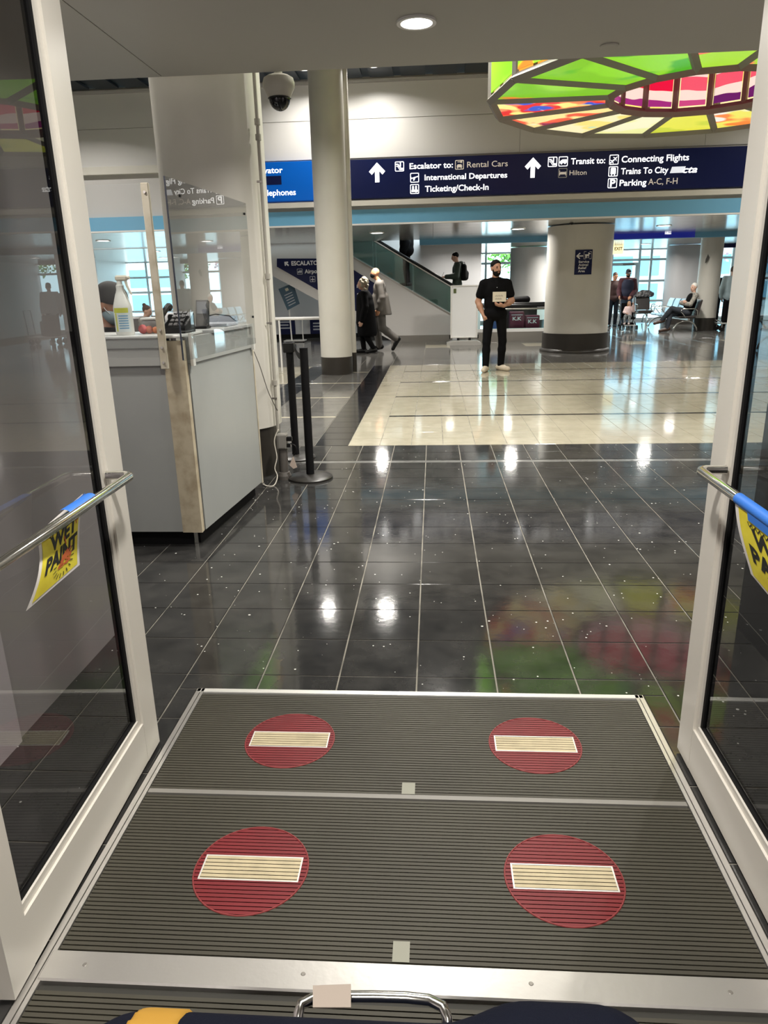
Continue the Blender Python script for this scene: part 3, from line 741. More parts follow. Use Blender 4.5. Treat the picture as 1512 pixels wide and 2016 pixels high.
bs = thing('direction_sign', 'bright blue illuminated sign with elevator and telephones lettering by the column', 'sign', (-2.6, SYF, 3.0))
obj('sign_box', MB().box(-4.1, -1.9, SYF, FY+.03, 3.005, 3.665, bev=.006), BLUES, bs)
words(bs, 'Elevator', 500, 556.9, 342, 11.5, SYF); words(bs, 'Telephones', 509, 582.7, 386, 11.5, SYF)
a = W(505, 365, SYF); b = W(553.5, 346, SYF); obj('navy_patch', MB().box(a[0], b[0], SYF-.004, SYF-.001, a[2], b[2]), NAVYL, bs)
# ------------------------------------------------------------------ columns
def column(name, label, c, r, z1, bz, br=None, foot=False, m=CREAM):
    t = thing(name, label, 'column', (c[0], c[1], 0))
    obj('shaft', MB().lathe((c[0], c[1], 0), [(r, bz+.003), (r, z1)], 56), m, t, smooth=40)
    br = br or r*1.01
    prof = [(br, 0), (br, bz)] if not foot else [(br*1.06, 0), (br*1.06, .035), (br*1.05, .05), (br, .075), (br, bz)]
    obj('column_base', MB().lathe((c[0], c[1], 0), prof, 56), DKBASE, t, smooth=40)
    return t
zb = float(W(530, 853, 5.40)[2])
DC = (-1.655, 5.83); DR = .395
dc = column('column', 'thick cream column rising behind the acrylic-screened desk', DC, DR, SZ+1.6, zb, DR-.02)
PIPEM = mat('pipe_paint', (.40, .38, .33), .45)
pp = thing('conduit', 'slim painted conduit pipe running up the column beside the desk', 'pipe', (-1.27, 5.62, .3))
pxx, pyy = -1.252, 5.66
obj('pipe', MB().cyl((pxx, pyy, .36), (pxx, pyy, 4.4), .013, n=12), PIPEM, pp)
for z in (2.50, 2.60, 1.55, .75): obj('coupling', MB().cyl((pxx, pyy, z-.02), (pxx, pyy, z+.02), .021, n=12), PIPEM, pp)
for z in (2.2, 1.2, .62): obj('bracket', MB().box(pxx-.03, pxx+.012, pyy-.016, pyy-.012, z, z+.015), STEEL, pp)
ob = W(557, 868, 5.50)
ox = thing('outlet_box', 'grey electrical outlet box on the column base with cords plugged in', 'outlet', tuple(ob))
obj('box', MB().box(ob[0]-.05, ob[0]+.03, ob[1]-.03, ob[1]+.06, ob[2]-.065, ob[2]+.055, bev=.008), mat('box_grey', (.19, .18, .16), .5), ox)
obj('face_plate', MB().box(ob[0]-.03, ob[0]+.02, ob[1]-.034, ob[1]-.031, ob[2]-.05, ob[2]+.045), mat('plate_grey', (.24, .23, .21), .5), ox)
obj('plug', MB().box(ob[0]+.032, ob[0]+.075, ob[1]-.02, ob[1]+.01, ob[2]-.0, ob[2]+.035, bev=.004), BLACK, ox)
obj('plug', MB().box(ob[0]+.0305, ob[0]+.06, ob[1]-.02, ob[1]+.01, ob[2]-.05, ob[2]-.02, bev=.004), BLACK, ox)
obj('stub_pipe', MB().cyl((ob[0]-.01, ob[1]+.02, .06), (ob[0]-.01, ob[1]+.02, ob[2]-.068), .036, n=20), mat('stub_grey', (.11, .10, .09), .5), ox)
obj('stub_foot', MB().lathe((ob[0]-.01, ob[1]+.02, 0), [(.055, 0), (.055, .03), (.045, .058), (.037, .06)], 24), mat('stub_grey2', (.11, .10, .09), .45), ox)
def cord(name, label, pts, r, m):
    P = np.array(pts, float); n = len(P); out = []
    for i in range(n-1):
        p0, p1, p2, p3 = P[max(i-1, 0)], P[i], P[i+1], P[min(i+2, n-1)]
        for t in np.linspace(0, 1, 7, endpoint=False):
            out.append(.5*((2*p1)+(-p0+p2)*t+(2*p0-5*p1+4*p2-p3)*t*t+(-p0+3*p1-3*p2+p3)*t**3))
    out.append(P[-1]); return obj(name, MB().tube(out, r, 8), m, label=label, cat='cord', smooth=True)
wc = mat('white_cord', (.62, .58, .50), .5)
cord('power_cord', 'white power cord hanging down the column base to the floor', [W(548, 845, 5.42), W(540, 868, 5.40), W(545, 900, 5.39), W(541, 922, 5.37), W(546, 938, 5.36), G(540, 955, .006), G(527, 957, .006), G(518, 953, .012)], .0045, wc)
cord('adapter_cord', 'short black cord curling from the outlet box to a tag', [W(572, 873, 5.46), W(581, 878, 5.45), W(583, 888, 5.45), W(578, 897, 5.45)], .005, BLACK)
obj('paper_tag', MB().prism([W(577, 898, 5.45), W(585, 920, 5.45), W(578, 923, 5.45), W(570, 916, 5.45)], (0, .004, 0)), mat('tag_pink', (.55, .45, .38), .7), label='small beige paper tag hanging on the black cord', cat='tag')
cord('thin_cable', 'thin grey cable drooping down the cream column from the desk', [W(500, 692, 5.40), W(512, 722, 5.40), W(527, 768, 5.40), W(536, 788, 5.43), W(546, 808, 5.50)], .0035, mat('cable_grey', (.14, .13, .11), .6))

C1 = (-1.70, 12.83)
column('column', 'tall slim cream column standing between the two hanging signs', C1, .275, 5.0, .30, .280)
t = thing('pipe_cover', 'narrow cream pipe cover running up the back of the slim column', 'pipe', (-1.425, 13.1, 0))
obj('cover', MB().lathe((-1.425, 13.10, 0), [(.05, .34), (.05, 5.0)], 20), CREAM, t, smooth=40); obj('cover_foot', MB().lathe((-1.425, 13.10, 0), [(.052, 0), (.052, .338)], 20), DKBASE, t, smooth=40)
C2 = (3.14, 16.60); R2 = .685
column('column', 'massive cream pillar carrying the service animal sign', C2, R2, 2.58, .40, R2+.03, foot=True)
column('column', 'far cream column behind the seated white-haired man', (8.06, 22.67), .31, 2.60, .36)
column('column', 'wide grey-white column in front of the far windows', (3.10, 25.0), .58, 2.55, .3, m=WHITE)
column('column', 'grey column between the far windows and the seats', (8.45, 26.3), .55, 2.55, .3, m=mat('grey_col', (.40, .40, .41), .5))
column('column', 'white column at the far left seen past the attendant', (-11.3, 24.0), .35, 2.55, .3, m=WHITE)
# soot marks
obj('scuff_mark', MB().add([tuple(W(x, y, 22.345)) for x, y in ((1389, 511), (1394, 500), (1397, 507), (1395, 512), (1391, 517), (1388, 518))], [(0,1,2,3,4,5)]), mat('soot', (.10, .10, .09), .8), BASE and bpy.data.objects['column.003'])

# pillar sign
tb = thing('pillar_sign', 'navy service animal relief area sign on the massive pillar', 'sign', (2.98, 15.9, 1.5))
a = W(1130, 541, 15.92); b = W(1167, 491, 15.92)
ang0 = math.atan2(a[1]-C2[1], a[0]-C2[0]); ang1 = math.atan2(b[1]-C2[1], b[0]-C2[0])
def onp(s, t, d=.012):       # s 0..1 left to right, t 0..1 bottom to top
    g = ang0+(ang1-ang0)*s; return (C2[0]+(R2+d)*math.cos(g), C2[1]+(R2+d)*math.sin(g), a[2]+(b[2]-a[2])*t)
mb = MB().sheet(lambda i, j: onp(i, j), 10, 1); mb.sheet(lambda i, j: onp(i, j, .003), 10, 1)
obj('panel', mb, NAVY, tb)
def onp_text(s, s0, s1, t0, c, m):
    v, f = text_mesh(s, .02); x0, x1 = v[:, 0].min(), v[:, 0].max(); mb = MB()
    mb.v = [onp(s0+(s1-s0)*(q[0]-x0)/(x1-x0), t0+q[1]*c/.7, .0155) for q in v]; mb.f = f; mb.m = [0]*len(f); obj('lettering', mb.mesh('lettering', [m]), [m], tb)
for s, e, t0 in (('Service', .82, .475), ('Animal', .77, .35), ('Relief', .68, .225), ('Area', .60, .10)): onp_text(s, .22, e, t0, .092, LETW)
def onp_poly(nm, polys):
    mb = MB()
    for P in polys: mb.add([onp(x, y, .0155) for x, y in P], [tuple(range(len(P)))])
    obj(nm, mb, LETW, tb)
onp_poly('arrow', line2([(.12, .75), (.44, .75)], .045)+line2([(.27, .86), (.10, .75), (.27, .65)], .05))
onp_poly('dog_symbol', [[(.57,.81),(.80,.81),(.80,.745),(.57,.745)], [(.74,.81),(.74,.89),(.89,.845),(.84,.81)], [(.58,.75),(.635,.75),(.62,.66),(.575,.66)], [(.645,.75),(.68,.75),(.70,.66),(.655,.66)], [(.755,.75),(.80,.75),(.80,.66),(.76,.66)], [(.535,.805),(.58,.81),(.58,.785)]])
onp_poly('symbol_frame', line2([(.50,.63),(.93,.63),(.93,.92),(.50,.92),(.50,.63)], .014))
# dome cameras
dm = W(548, 140, 5.35); DXc, DYc = -1.022, 5.35
dmt = thing('dome_camera', 'dome security camera hanging at the soffit edge beside the column', 'camera', (DXc, DYc, 2.62))
shell = mat('camera_shell', (.42, .40, .34), .45)
obj('bracket', MB().cyl((DXc, DYc, 2.80), (DXc, DYc, 2.95), .028, n=16).box(DXc-.028, DXc+.028, SY+.001, DYc, 2.93, 2.985), shell, dmt)
obj('housing', MB().lathe((DXc, DYc, 0), [(.028, 2.812), (.07, 2.806), (.098, 2.79), (.106, 2.765), (.104, 2.735), (.080, 2.690), (.074, 2.676)], 32), shell, dmt, smooth=40)
obj('dome', MB().lathe((DXc, DYc, 2.674)[:2]+(2.674,), [(.072*math.cos(x), -.078*math.sin(x)) for x in np.linspace(0, PI/2-.01, 10)], 32), mat('smoked_dome', (.004, .004, .005), .06), dmt, smooth=True)
obj('dome_ring', MB().lathe((DXc, DYc, 2.672), [(.073, .004), (.078, .0), (.073, -.004)], 32), BLACK, dmt)
q = W(1124, 438, 15.93); d2 = thing('dome_camera', 'tiny dark dome camera at the top of the massive pillar', 'camera', tuple(q))
obj('plate', MB().lathe((q[0], 15.86, q[2]), [(.07, .05), (.07, .02), (.05, .02)], 20), WHITE, d2); obj('dome', MB().ball((q[0], 15.86, q[2]+.0), (.05, .05, .05), 14), BLACK, d2, smooth=True)

# ------------------------------------------------------------------ stained-glass ring lamp
CC = np.array([3.02, 9.27]); RO, RI, Z0, Z1 = 2.36, 1.02, 3.45, 4.42
FRM = mat('lamp_frame', (.20, .185, .165), .5)
FRMI = mat('lamp_frame_inner', (.20, .13, .115), .5)
ch = thing('ring_lamp', 'huge faceted ring lamp of glowing stained-glass panels hanging from the hall ceiling', 'lamp', (CC[0], CC[1], Z0))
GREEN = art_mat('art_green', (.19, .52, .014), [((.24, .62, .02), .52, 1.1, 3.), ((.06, .40, .012), .60, 1.6, 9.)], es=.62)
GREEN2 = art_mat('art_green_orange', (.18, .50, .014), [((.26, .62, .03), .5, 1.2, 5.), ((.80, .20, .03), .66, 2.2, 1.)], es=.62)
REDP = art_mat('art_red_blue', (.85, .25, .10), [((.75, .02, .02), .46, 2.0, 2.), ((.95, .78, .25), .54, 2.6, 7.), ((.03, .09, .62), .60, 2.4, 12.), ((.85, .85, .75), .66, 5., 4.)], es=.62)
REDP2 = art_mat('art_red_yellow', (.78, .10, .05), [((.90, .72, .30), .46, 2.4, 3.), ((.30, .02, .08), .62, 2.0, 8.), ((.75, .82, .68), .66, 3.2, 5.)], es=.62)
CRM = art_mat('art_cream', (.86, .80, .50), [((.90, .72, .22), .52, 1.8, 2.), ((.82, .22, .04), .68, 3.4, 6.), ((.55, .70, .45), .66, 2.2, 1.)], es=.62)
CRM2 = art_mat('art_cream_pale', (.84, .82, .56), [((.78, .80, .36), .52, 1.5, 4.), ((.85, .35, .08), .70, 2.8, 2.)], es=.62)
YLW = art_mat('art_yellow', (.72, .72, .06), [((.55, .62, .04), .54, 1.4, 5.), ((.85, .25, .04), .68, 2.4, 9.)], es=.62)
YLO = art_mat('art_yellow_orange', (.78, .72, .10), [((.88, .22, .03), .50, 1.7, 1.), ((.80, .80, .74), .60, 1.8, 6.)], es=.62)
RGR = art_mat('art_lime_red', (.75, .06, .04), [((.35, .66, .04), .50, 1.0, 7.), ((.85, .16, .10), .58, 2.0, 3.)], es=.62)
ORW = art_mat('art_orange_wall', (.50, .66, .30), [((.85, .42, .06), .48, 1.0, 8.), ((.62, .75, .58), .58, 1.5, 2.)], es=.62)
WHT, PRP, MAG, REDS, PNK = (.85, .74, .66), (.11, .008, .13), (.30, .02, .20), (.72, .006, .05), (.78, .10, .16)
STR1 = art_mat('art_stripe_red', None, None, stripes=[(0, MAG), (.32, WHT), (.52, REDS), (.78, WHT), (.90, REDS)], es=.62)
STR2 = art_mat('art_stripe_pink', None, None, stripes=[(0, (.52, .06, .22)), (.34, WHT), (.54, PNK), (.80, WHT), (.92, REDS)], es=.62)
STR3 = art_mat('art_stripe_purple', None, None, stripes=[(0, PRP), (.38, WHT), (.56, PNK), (.82, WHT), (.92, PNK)], es=.62)
def P16(k, R, z): t = k*2*PI/16; return np.array([CC[0]+R*math.cos(t), CC[1]+R*math.sin(t), z])
bot = {8: GREEN2, 9: GREEN, 10: GREEN, 11: RGR, 12: RGR, 13: REDP2, 14: REDP, 15: CRM, 0: CRM2, 1: YLW, 2: YLO, 3: YLW, 4: CRM2, 5: CRM, 6: REDP2, 7: REDP}
inn = [STR3, STR3, STR3, STR2, STR1, STR1, STR1, STR2, STR3, STR2, STR1, STR2, STR3, STR1, STR2, STR3]
def quad_panel(nm, A, B, C, D, m, th, ins=.06):
    A, B, C, D = map(np.array, (A, B, C, D)); c = (A+B+C+D)/4
    n = np.cross(B-A, D-A); n /= np.linalg.norm(n)
    def sh(p, q, r):
        d1 = (q-p)/np.linalg.norm(q-p); d2 = (r-p)/np.linalg.norm(r-p); return p+(d1+d2)*ins*.8
    P = [sh(A, B, D), sh(B, A, C), sh(C, B, D), sh(D, C, A)]
    obj(nm, MB().prism(P, n*th), m, ch)
for k in range(16):
    quad_panel('bottom_panel', P16(k, RO, Z0), P16(k+1, RO, Z0), P16(k+1, RI, Z0), P16(k, RI, Z0), bot[k], .012)
    quad_panel('inner_panel', P16(k, RI, Z0+.02), P16(k+1, RI, Z0+.02), P16(k+1, RI, Z1), P16(k, RI, Z1), inn[k], .012)
    quad_panel('outer_panel', P16(k, RO, Z0+.02), P16(k+1, RO, Z0+.02), P16(k+1, RO, Z1), P16(k, RO, Z1), ORW if k in (7, 6, 5) else (GREEN2 if k in (8, 9, 10) else CRM), .012)
    fb = lambda a, b, w, m: obj('frame_bar', MB().tube([a, b], w, 4), m, ch)
    fb(P16(k, RO, Z0), P16(k+1, RO, Z0), .050, FRM); fb(P16(k, RI, Z0), P16(k+1, RI, Z0), .050, FRMI); fb(P16(k, RO, Z0), P16(k, RI, Z0), .042, FRM)
    fb(P16(k, RO, Z0), P16(k, RO, Z1), .035, FRM); fb(P16(k, RI, Z0), P16(k, RI, Z1), .038, FRMI)
    fb(P16(k, RO, Z1), P16(k+1, RO, Z1), .04, FRM); fb(P16(k, RI, Z1), P16(k+1, RI, Z1), .04, FRMI)
for k in (1, 5, 9, 13): obj('hanger', MB().cyl(P16(k, 1.7, Z1), P16(k, 1.7, 5.02), .015, n=8), FRM, ch)
obj('top_cover', MB().prism([P16(k, RO, Z1+.03) for k in range(16)], (0, 0, .03)), FRM, ch)

# ------------------------------------------------------------------ reception booth
A0 = np.array([-1.356, 3.924, 0.]); B0 = np.array([-1.262, 5.075, 0.])
su = (B0-A0); SL = np.linalg.norm(su); su /= SL; sn = np.array([su[1], -su[0], 0.])     # along the side, outward normal
LAM = mat('grey_laminate', (.30, .31, .30), .32, var=.04, vscale=4); LAMB = mat('grey_laminate_band', (.345, .35, .335), .35)
TAPED = mat('cream_tape', (.46, .40, .29), .6, var=.3, vscale=12, vcol=(.33, .27, .18))
dk = thing('reception_desk', 'grey laminate reception booth with cream corner trim and clear acrylic shields', 'desk', (-1.9, 4.5, 0))
CT = 1.232
def sbox(nm, u0, u1, d0, d1, z0, z1, m, par=dk, **kw):
    c = A0+su*(u0+u1)/2+sn*(d0+d1)/2+[0, 0, (z0+z1)/2]
    return obj(nm, MB().obox(c, su*(u1-u0)/2, sn*(d1-d0)/2, [0, 0, (z1-z0)/2]), m, par, **kw)
LX = -3.3
obj('front_panel', MB().box(LX, -1.475, 3.925, 3.955, .10, 1.068), LAM, dk)
obj('corner_post', MB().box(-1.4745, -1.418, 3.918, 3.96, .098, 1.20).box(-1.4178, -1.358, 3.916, 3.96, .098, 1.20), TAPED, dk)
sbox('side_panel', .045, SL-.02, -.03, 0, .10, 1.072, LAM); sbox('end_trim', SL-.0195, SL, -.05, .004, .09, 1.10, CREAMD)
obj('kick_board', MB().box(LX, -1.44, 3.985, 4.0, 0, .099), BLACKM, dk); sbox('kick_board', .08, SL-.03, -.07, -.055, 0, .099, BLACKM)
obj('back_panel', MB().box(LX, -2.06, 5.30, 5.33, .0, 1.07), LAM, dk)
obj('band', MB().box(LX, -1.478, 3.905, 3.955, 1.070, 1.118), LAMB, dk); obj('band', MB().box(LX, -1.478, 3.910, 3.955, 1.1185, 1.165), LAMB, dk); obj('band', MB().box(LX, -1.478, 3.905, 3.955, 1.1655, 1.215), LAMB, dk)
sbox('band', .05, SL-.03, -.03, .012, 1.074, 1.165, LAMB); sbox('band', .05, SL-.03, -.03, .008, 1.1655, 1.215, LAMB)
obj('counter_top', MB().box(LX, -1.37, 3.90, 4.32, 1.2155, CT, bev=.004), mat('counter_white', (.62, .62, .60), .3), dk)
sbox('counter_top', .40, SL-.01, -.36, .02, 1.2155, CT-.0005, mat('counter_grey', (.46, .46, .45), .3))
obj('work_surface', MB().box(LX, -1.72, 4.33, 5.28, .78, .81), LAMB, dk)
# acrylic shields
def side_pt(u, d, z): return A0+su*u+sn*d+np.array([0, 0, z])
shd = obj('acrylic_shield', MB().prism([side_pt(-.10, .030, 1.10), side_pt(SL-.03, .030, 1.10), side_pt(SL-.03, .030, 2.00), side_pt(-.10, .030, 2.005)], sn*.006), ACRY, dk, label='clear acrylic shield along the side of the desk')
obj('edge_strip', MB().obox(side_pt(-.102, .033, 1.555), su*.002, sn*.004, [0, 0, .45]), mat('acrylic_edge', (.03, .035, .05), .2), shd)
for u in (.055, SL-.05):
    br = sbox('bracket', u-.016, u+.016, .0125, .029, 1.06, 1.235, ALUL)
for u, z in ((.05, 1.93), (SL-.09, 1.93), (SL-.07, 1.28)): sbox('standoff', u-.007, u+.007, .0365, .046, z-.007, z+.007, BLACK)
obj('acrylic_shield', MB().box(-3.2, -1.462, 3.888, 3.894, 1.16, 1.985), ACRY, dk, label='clear acrylic shield along the front of the desk')
pst = obj('shield_post', MB().box(-1.476, -1.436, 3.865, 3.886, 1.055, 1.985, bev=.003), CREAMD, dk)
for z in (1.09, 1.17, 1.262, 1.94): obj('bolt', MB().cyl((-1.456, 3.864, z), (-1.456, 3.858, z), .007, n=10), CHROME, pst)

# things on the booth counter
bc = W(245, 660, 3.97); bx, by = bc[0], 3.99
sb = thing('spray_bottle', 'white trigger spray bottle with yellow and blue label on the front counter', 'bottle', (bx, by, CT))
HDPE = mat('bottle_plastic', (.66, .66, .62), .35)
obj('bottle_body', MB().lathe((bx, by, CT), [(.046, 0), (.049, .006), (.049, .150), (.044, .168), (.030, .215), (.024, .228), (.024, .236)], 28), HDPE, sb, smooth=40)
obj('collar', MB().lathe((bx, by, CT), [(.021, .236), (.021, .262), (.016, .266), (.013, .285)], 24), HDPE, sb, smooth=40)
obj('spray_head', MB().box(bx-.020, bx+.048, by-.012, by+.012, CT+.285, CT+.315, bev=.008).cyl((bx+.048, by, CT+.302), (bx+.060, by, CT+.302), .009, n=12), mat('sprayer_cream', (.60, .55, .45), .45), sb)
obj('trigger', MB().tube([(bx+.034, by, CT+.290), (bx+.040, by, CT+.262), (bx+.054, by, CT+.226), (bx+.062, by, CT+.215)], [.008, .007, .006, .005], 8), mat('sprayer_cream2', (.60, .55, .45), .45), sb)
def wrap(nm, z0, z1, a0, a1, m):
    obj(nm, MB().lathe((bx, by, CT), [(.0496, z0), (.0496, z1)], 16, 0, a0, a1), m, sb)
wrap('label', .020, .145, -2.6, -.45, mat('label_white', (.60, .66, .66), .5)); 
obj('label_band', MB().lathe((bx, by, CT), [(.0499, .120), (.0499, .146)], 16, 0, -2.3, -.6), mat('label_yellow', (.50, .52, .05), .5), sb)
obj('label_stripe', MB().lathe((bx, by, CT), [(.0499, .022), (.0499, .119)], 6, 0, -2.2, -1.95), mat('label_yellow2', (.52, .52, .10), .5), sb)
for i in range(6): obj('label_text', MB().lathe((bx, by, CT), [(.0499, .036+.013*i), (.0499, .042+.013*i)], 8, 0, -1.75, -.7), mat('label_blue', (.12, .30, .48), .5), sb)
ph = W(330, 630, 4.20); pz = CT
def phone(loc):
    t = thing('desk_phone', 'black desk telephone with pale keys behind the shield post', 'telephone', loc)
    x, y, z = loc
    obj('base', MB().prism([(x-.07, y-.08, z), (x-.07, y+.10, z), (x-.07, y+.10, z+.11), (x-.07, y-.08, z+.03)], (.16, 0, 0)), BLACK, t)
    obj('handset', MB().tube([(x-.05, y-.06, z+.075), (x-.05, y-.03, z+.10), (x-.05, y+.06, z+.14), (x-.05, y+.09, z+.14)], [.024, .016, .016, .024], 10), BLACK, t)
    for i in range(3):
        for j in range(4):
            yy = y-.05+.035*j; obj('key', MB().obox((x+.0+.028*i, yy, z+.0475+.020*j), (.010, 0, 0), (0, .011, .0055), (0, -.002, .004)), mat('phone_key', (.09, .085, .085), .5), t)
phone((-1.47, 4.12, CT))
ct = thing('card_terminal', 'black payment terminal standing on the side counter', 'terminal', (-1.44, 4.55, CT))
obj('foot', MB().box(-1.48, -1.40, 4.50, 4.60, CT, CT+.015, bev=.004), BLACK, ct); obj('body', MB().prism([(-1.475, 4.52, CT+.0152), (-1.475, 4.56, CT+.0152), (-1.475, 4.61, CT+.16), (-1.475, 4.575, CT+.17)], (.075, 0, 0)), BLACK, ct)
obj('screen', MB().obox((-1.437, 4.556, CT+.125), (.03, 0, 0), (0, -.0015, .0005), (0, .012, .036)), mat('screen_grey', (.10, .11, .13), .2), ct)
tr = thing('document_tray', 'pale grey document tray with a dark cable on the side counter', 'tray', (-1.42, 4.85, CT))
obj('tray', MB().box(-1.55, -1.33, 4.72, 5.00, CT, CT+.02, bev=.004).box(-1.55, -1.33, 4.98, 5.0, CT+.0201, CT+.06), mat('tray_grey', (.40, .42, .46), .4), tr)
obj('cable', MB().tube([(-1.52, 4.70, CT+.022), (-1.50, 4.76, CT+.06), (-1.44, 4.85, CT+.075), (-1.37, 4.93, CT+.06), (-1.34, 4.98, CT+.022)], .004, 8), BLACK, tr)
bxo = thing('storage_box', 'small pale grey plastic box beside the spray bottle', 'box', (-1.60, 4.20, CT))
obj('box', MB().box(-1.665, -1.535, 4.14, 4.26, CT, CT+.072, bev=.005), mat('box_pale', (.36, .37, .36), .5), bxo); obj('lid', MB().box(-1.67, -1.53, 4.135, 4.265, CT+.0725, CT+.084, bev=.003), mat('lid_white', (.66, .66, .64), .4), bxo)
pk = thing('pink_tissue', 'crumpled pink and orange packet lying by the pale box', 'packet', (-1.60, 4.09, CT))
for i, (dx, dz, r) in enumerate(((-.035, .026, .026), (0, .022, .022), (.032, .019, .019))): obj('packet', MB().ball((-1.60+dx, 4.075+.008*i, CT+dz), (r, r*.8, r), 12), mat('pink%d' % i, [(.55, .12, .12), (.50, .16, .10), (.62, .20, .08)][i], .6), pk, smooth=True)

# ------------------------------------------------------------------ stanchions
def stanchion(label, x, y, h, head):
    t = thing('stanchion', label, 'stanchion', (x, y, 0), 'belt stanchions')
    obj('base', MB().lathe((x, y, 0), [(.178, 0), (.178, .014), (.165, .024), (.05, .036), (.034, .038)], 48), mat('stanchion_base', (.020, .018, .016), .35), t, smooth=40)
    obj('post', MB().cyl((x, y, .0385), (x, y, h), .032, n=28), BLACKM, t, smooth=40)
    obj('cap', MB().lathe((x, y, h), [(.034, 0), (.034, .006), (.0001, .008)], 28), BLACK, t)
    if head: obj('belt_head', MB().box(x-.048, x+.045, y-.048, y+.045, h-.085, h+.0, bev=.006), BLACK, t)
    return t
s1 = (-.985, 5.535); s2 = (-1.235, 6.25)
h1 = float(W(597, 686, s1[1])[2]); h2 = float(W(557, 674, s2[1])[2])
stanchion('nearer black stanchion post with a heavy round base', *s1, h1, False); st2 = stanchion('farther black stanchion with a square belt head against the column', *s2, h2, True)
a = np.array([s2[0]+.05, s2[1]-.03, h2-.045]); b = np.array([s1[0]-.02, s1[1]+.04, h1-.05])
mb = MB()
pts = [a+(b-a)*t+np.array([0, 0, -.035*math.sin(PI*t)]) for t in np.linspace(0, 1, 9)]
for p, q_ in zip(pts, pts[1:]): mb.prism([p+[0,0,-.024], q_+[0,0,-.024], q_+[0,0,.024], p+[0,0,.024]], (.002, .001, 0))
obj('belt', mb, BLACKM, st2)
# white rail behind
wr_ = thing('guard_rail', 'white tubular guard rail behind the stanchions', 'rail', (-2.4, 13.4, 0))
ra = W(535, 628, 13.4); rb = W(645, 626, 13.4)
obj('rail', MB().tube([ra, rb], .028, 12), WHITE, wr_, smooth=True)
for s in (.13, .97): q = ra+(rb-ra)*s; obj('post', MB().cyl((q[0], q[1], 0), (q[0], q[1], q[2]-.027), .018, n=12), WHITE, wr_)

# ------------------------------------------------------------------ lower concourse shell
CZ = 2.60
CEILM = mat('concourse_ceiling', (.80, .79, .76), .16, metal=.75, bump=.25, bscale=2.5)
c2 = struct('ceiling.002', MB().box(-12, 12, FY+.26, 20.0, CZ+.02, CZ+.08), GREYW, 'shiny panelled ceiling of the lower concourse')
ys = np.linspace(FY+.26, 20.0, 7)
for a, b in zip(ys, ys[1:]):
    for xa, xb in ((-12, -6), (-6, 0), (0, 6), (6, 12)): obj('ceiling_panel', MB().box(xa+.004, xb-.004, a+.006, b-.006, CZ, CZ+.0195), CEILM, c2)
struct('trim_1', MB().box(-.35, 12, 20.0, 20.12, 2.47, 2.66), BLUEB, 'blue beam under the concourse ceiling')
c3 = struct('ceiling.003', MB().box(-12, 12, 22.5, 29.2, 2.60, 2.66).box(-12, -6.2, 20.12, 22.5, 2.60, 2.66).box(-.35, 12, 20.12, 22.5, 2.60, 2.66), GREYW, 'farther shiny concourse ceiling before the windows')
for xa, xb, ya, yb in ((-.35, 6, 20.13, 22.5), (6, 12, 20.13, 22.5), (-12, -6.2, 20.13, 22.5), (-12, -6, 22.5, 25.8), (-6, 0, 22.5, 25.8), (0, 6, 22.5, 25.8), (6, 12, 22.5, 25.8), (-12, -6, 25.8, 29.1), (0, 6, 25.8, 29.1), (6, 12, 25.8, 29.1)):
    obj('ceiling_panel', MB().box(xa+.004, xb-.004, ya+.006, yb-.006, 2.575, 2.5995), CEILM, c3)
struct('wall_left.001', MB().box(-12.2, -12, 2.9, 29.2, 0, 5.1), WP, 'left side wall of the hall')
struct('wall_right.001', MB().box(12, 12.2, 2.9, 29.2, 0, 5.1), WP, 'right side wall of the hall')
WBG = mat('back_wall', (.72, .72, .73), .5)
struct('wall_far.001', MB().box(-6.6, 1.42, 22.45, 22.6, 0, 4.6), WBG, 'pale wall behind the escalator')
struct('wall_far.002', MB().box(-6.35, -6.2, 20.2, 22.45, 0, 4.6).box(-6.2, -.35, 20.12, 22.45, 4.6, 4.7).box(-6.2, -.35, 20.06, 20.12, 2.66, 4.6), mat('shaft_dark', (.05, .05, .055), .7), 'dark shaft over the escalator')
lc = 0
spots = [(-1.24, 17.0), (1.86, 17.0), (5.07, 17.3), (-4.4, 17.0), (-7.5, 17.0), (8.2, 17.3), (-10.2, 17.5), (6.8, 25.0), (2.2, 21.3), (-8.0, 21.5), (9.6, 24.0), (-9.2, 25.5), (4.6, 24.0), (.5, 21.3), (6.7, 20.7)]  # last two are added unseen to brighten the escalator wall and far column
LLB = {0: 'round downlight in the concourse ceiling just right of the slim column', 1: 'round downlight in the concourse ceiling left of the massive pillar', 2: 'round downlight in the concourse ceiling right of the massive pillar', 4: 'round downlight in the concourse ceiling seen through the front acrylic shield', 7: 'far small downlight near the hanging exit sign', 3: 'round downlight in the concourse ceiling hidden behind the desk column'}
for i, (x, y) in enumerate(spots):
    lamp('concourse_downlight', (x, y, CZ if y < 20 else 2.575), 14 if (x, y) == (.5, 21.3) else 50, LLB.get(i, 'round white downlight in the shiny concourse ceiling out of view'), 'concourse downlights', r=.13, spread=160)

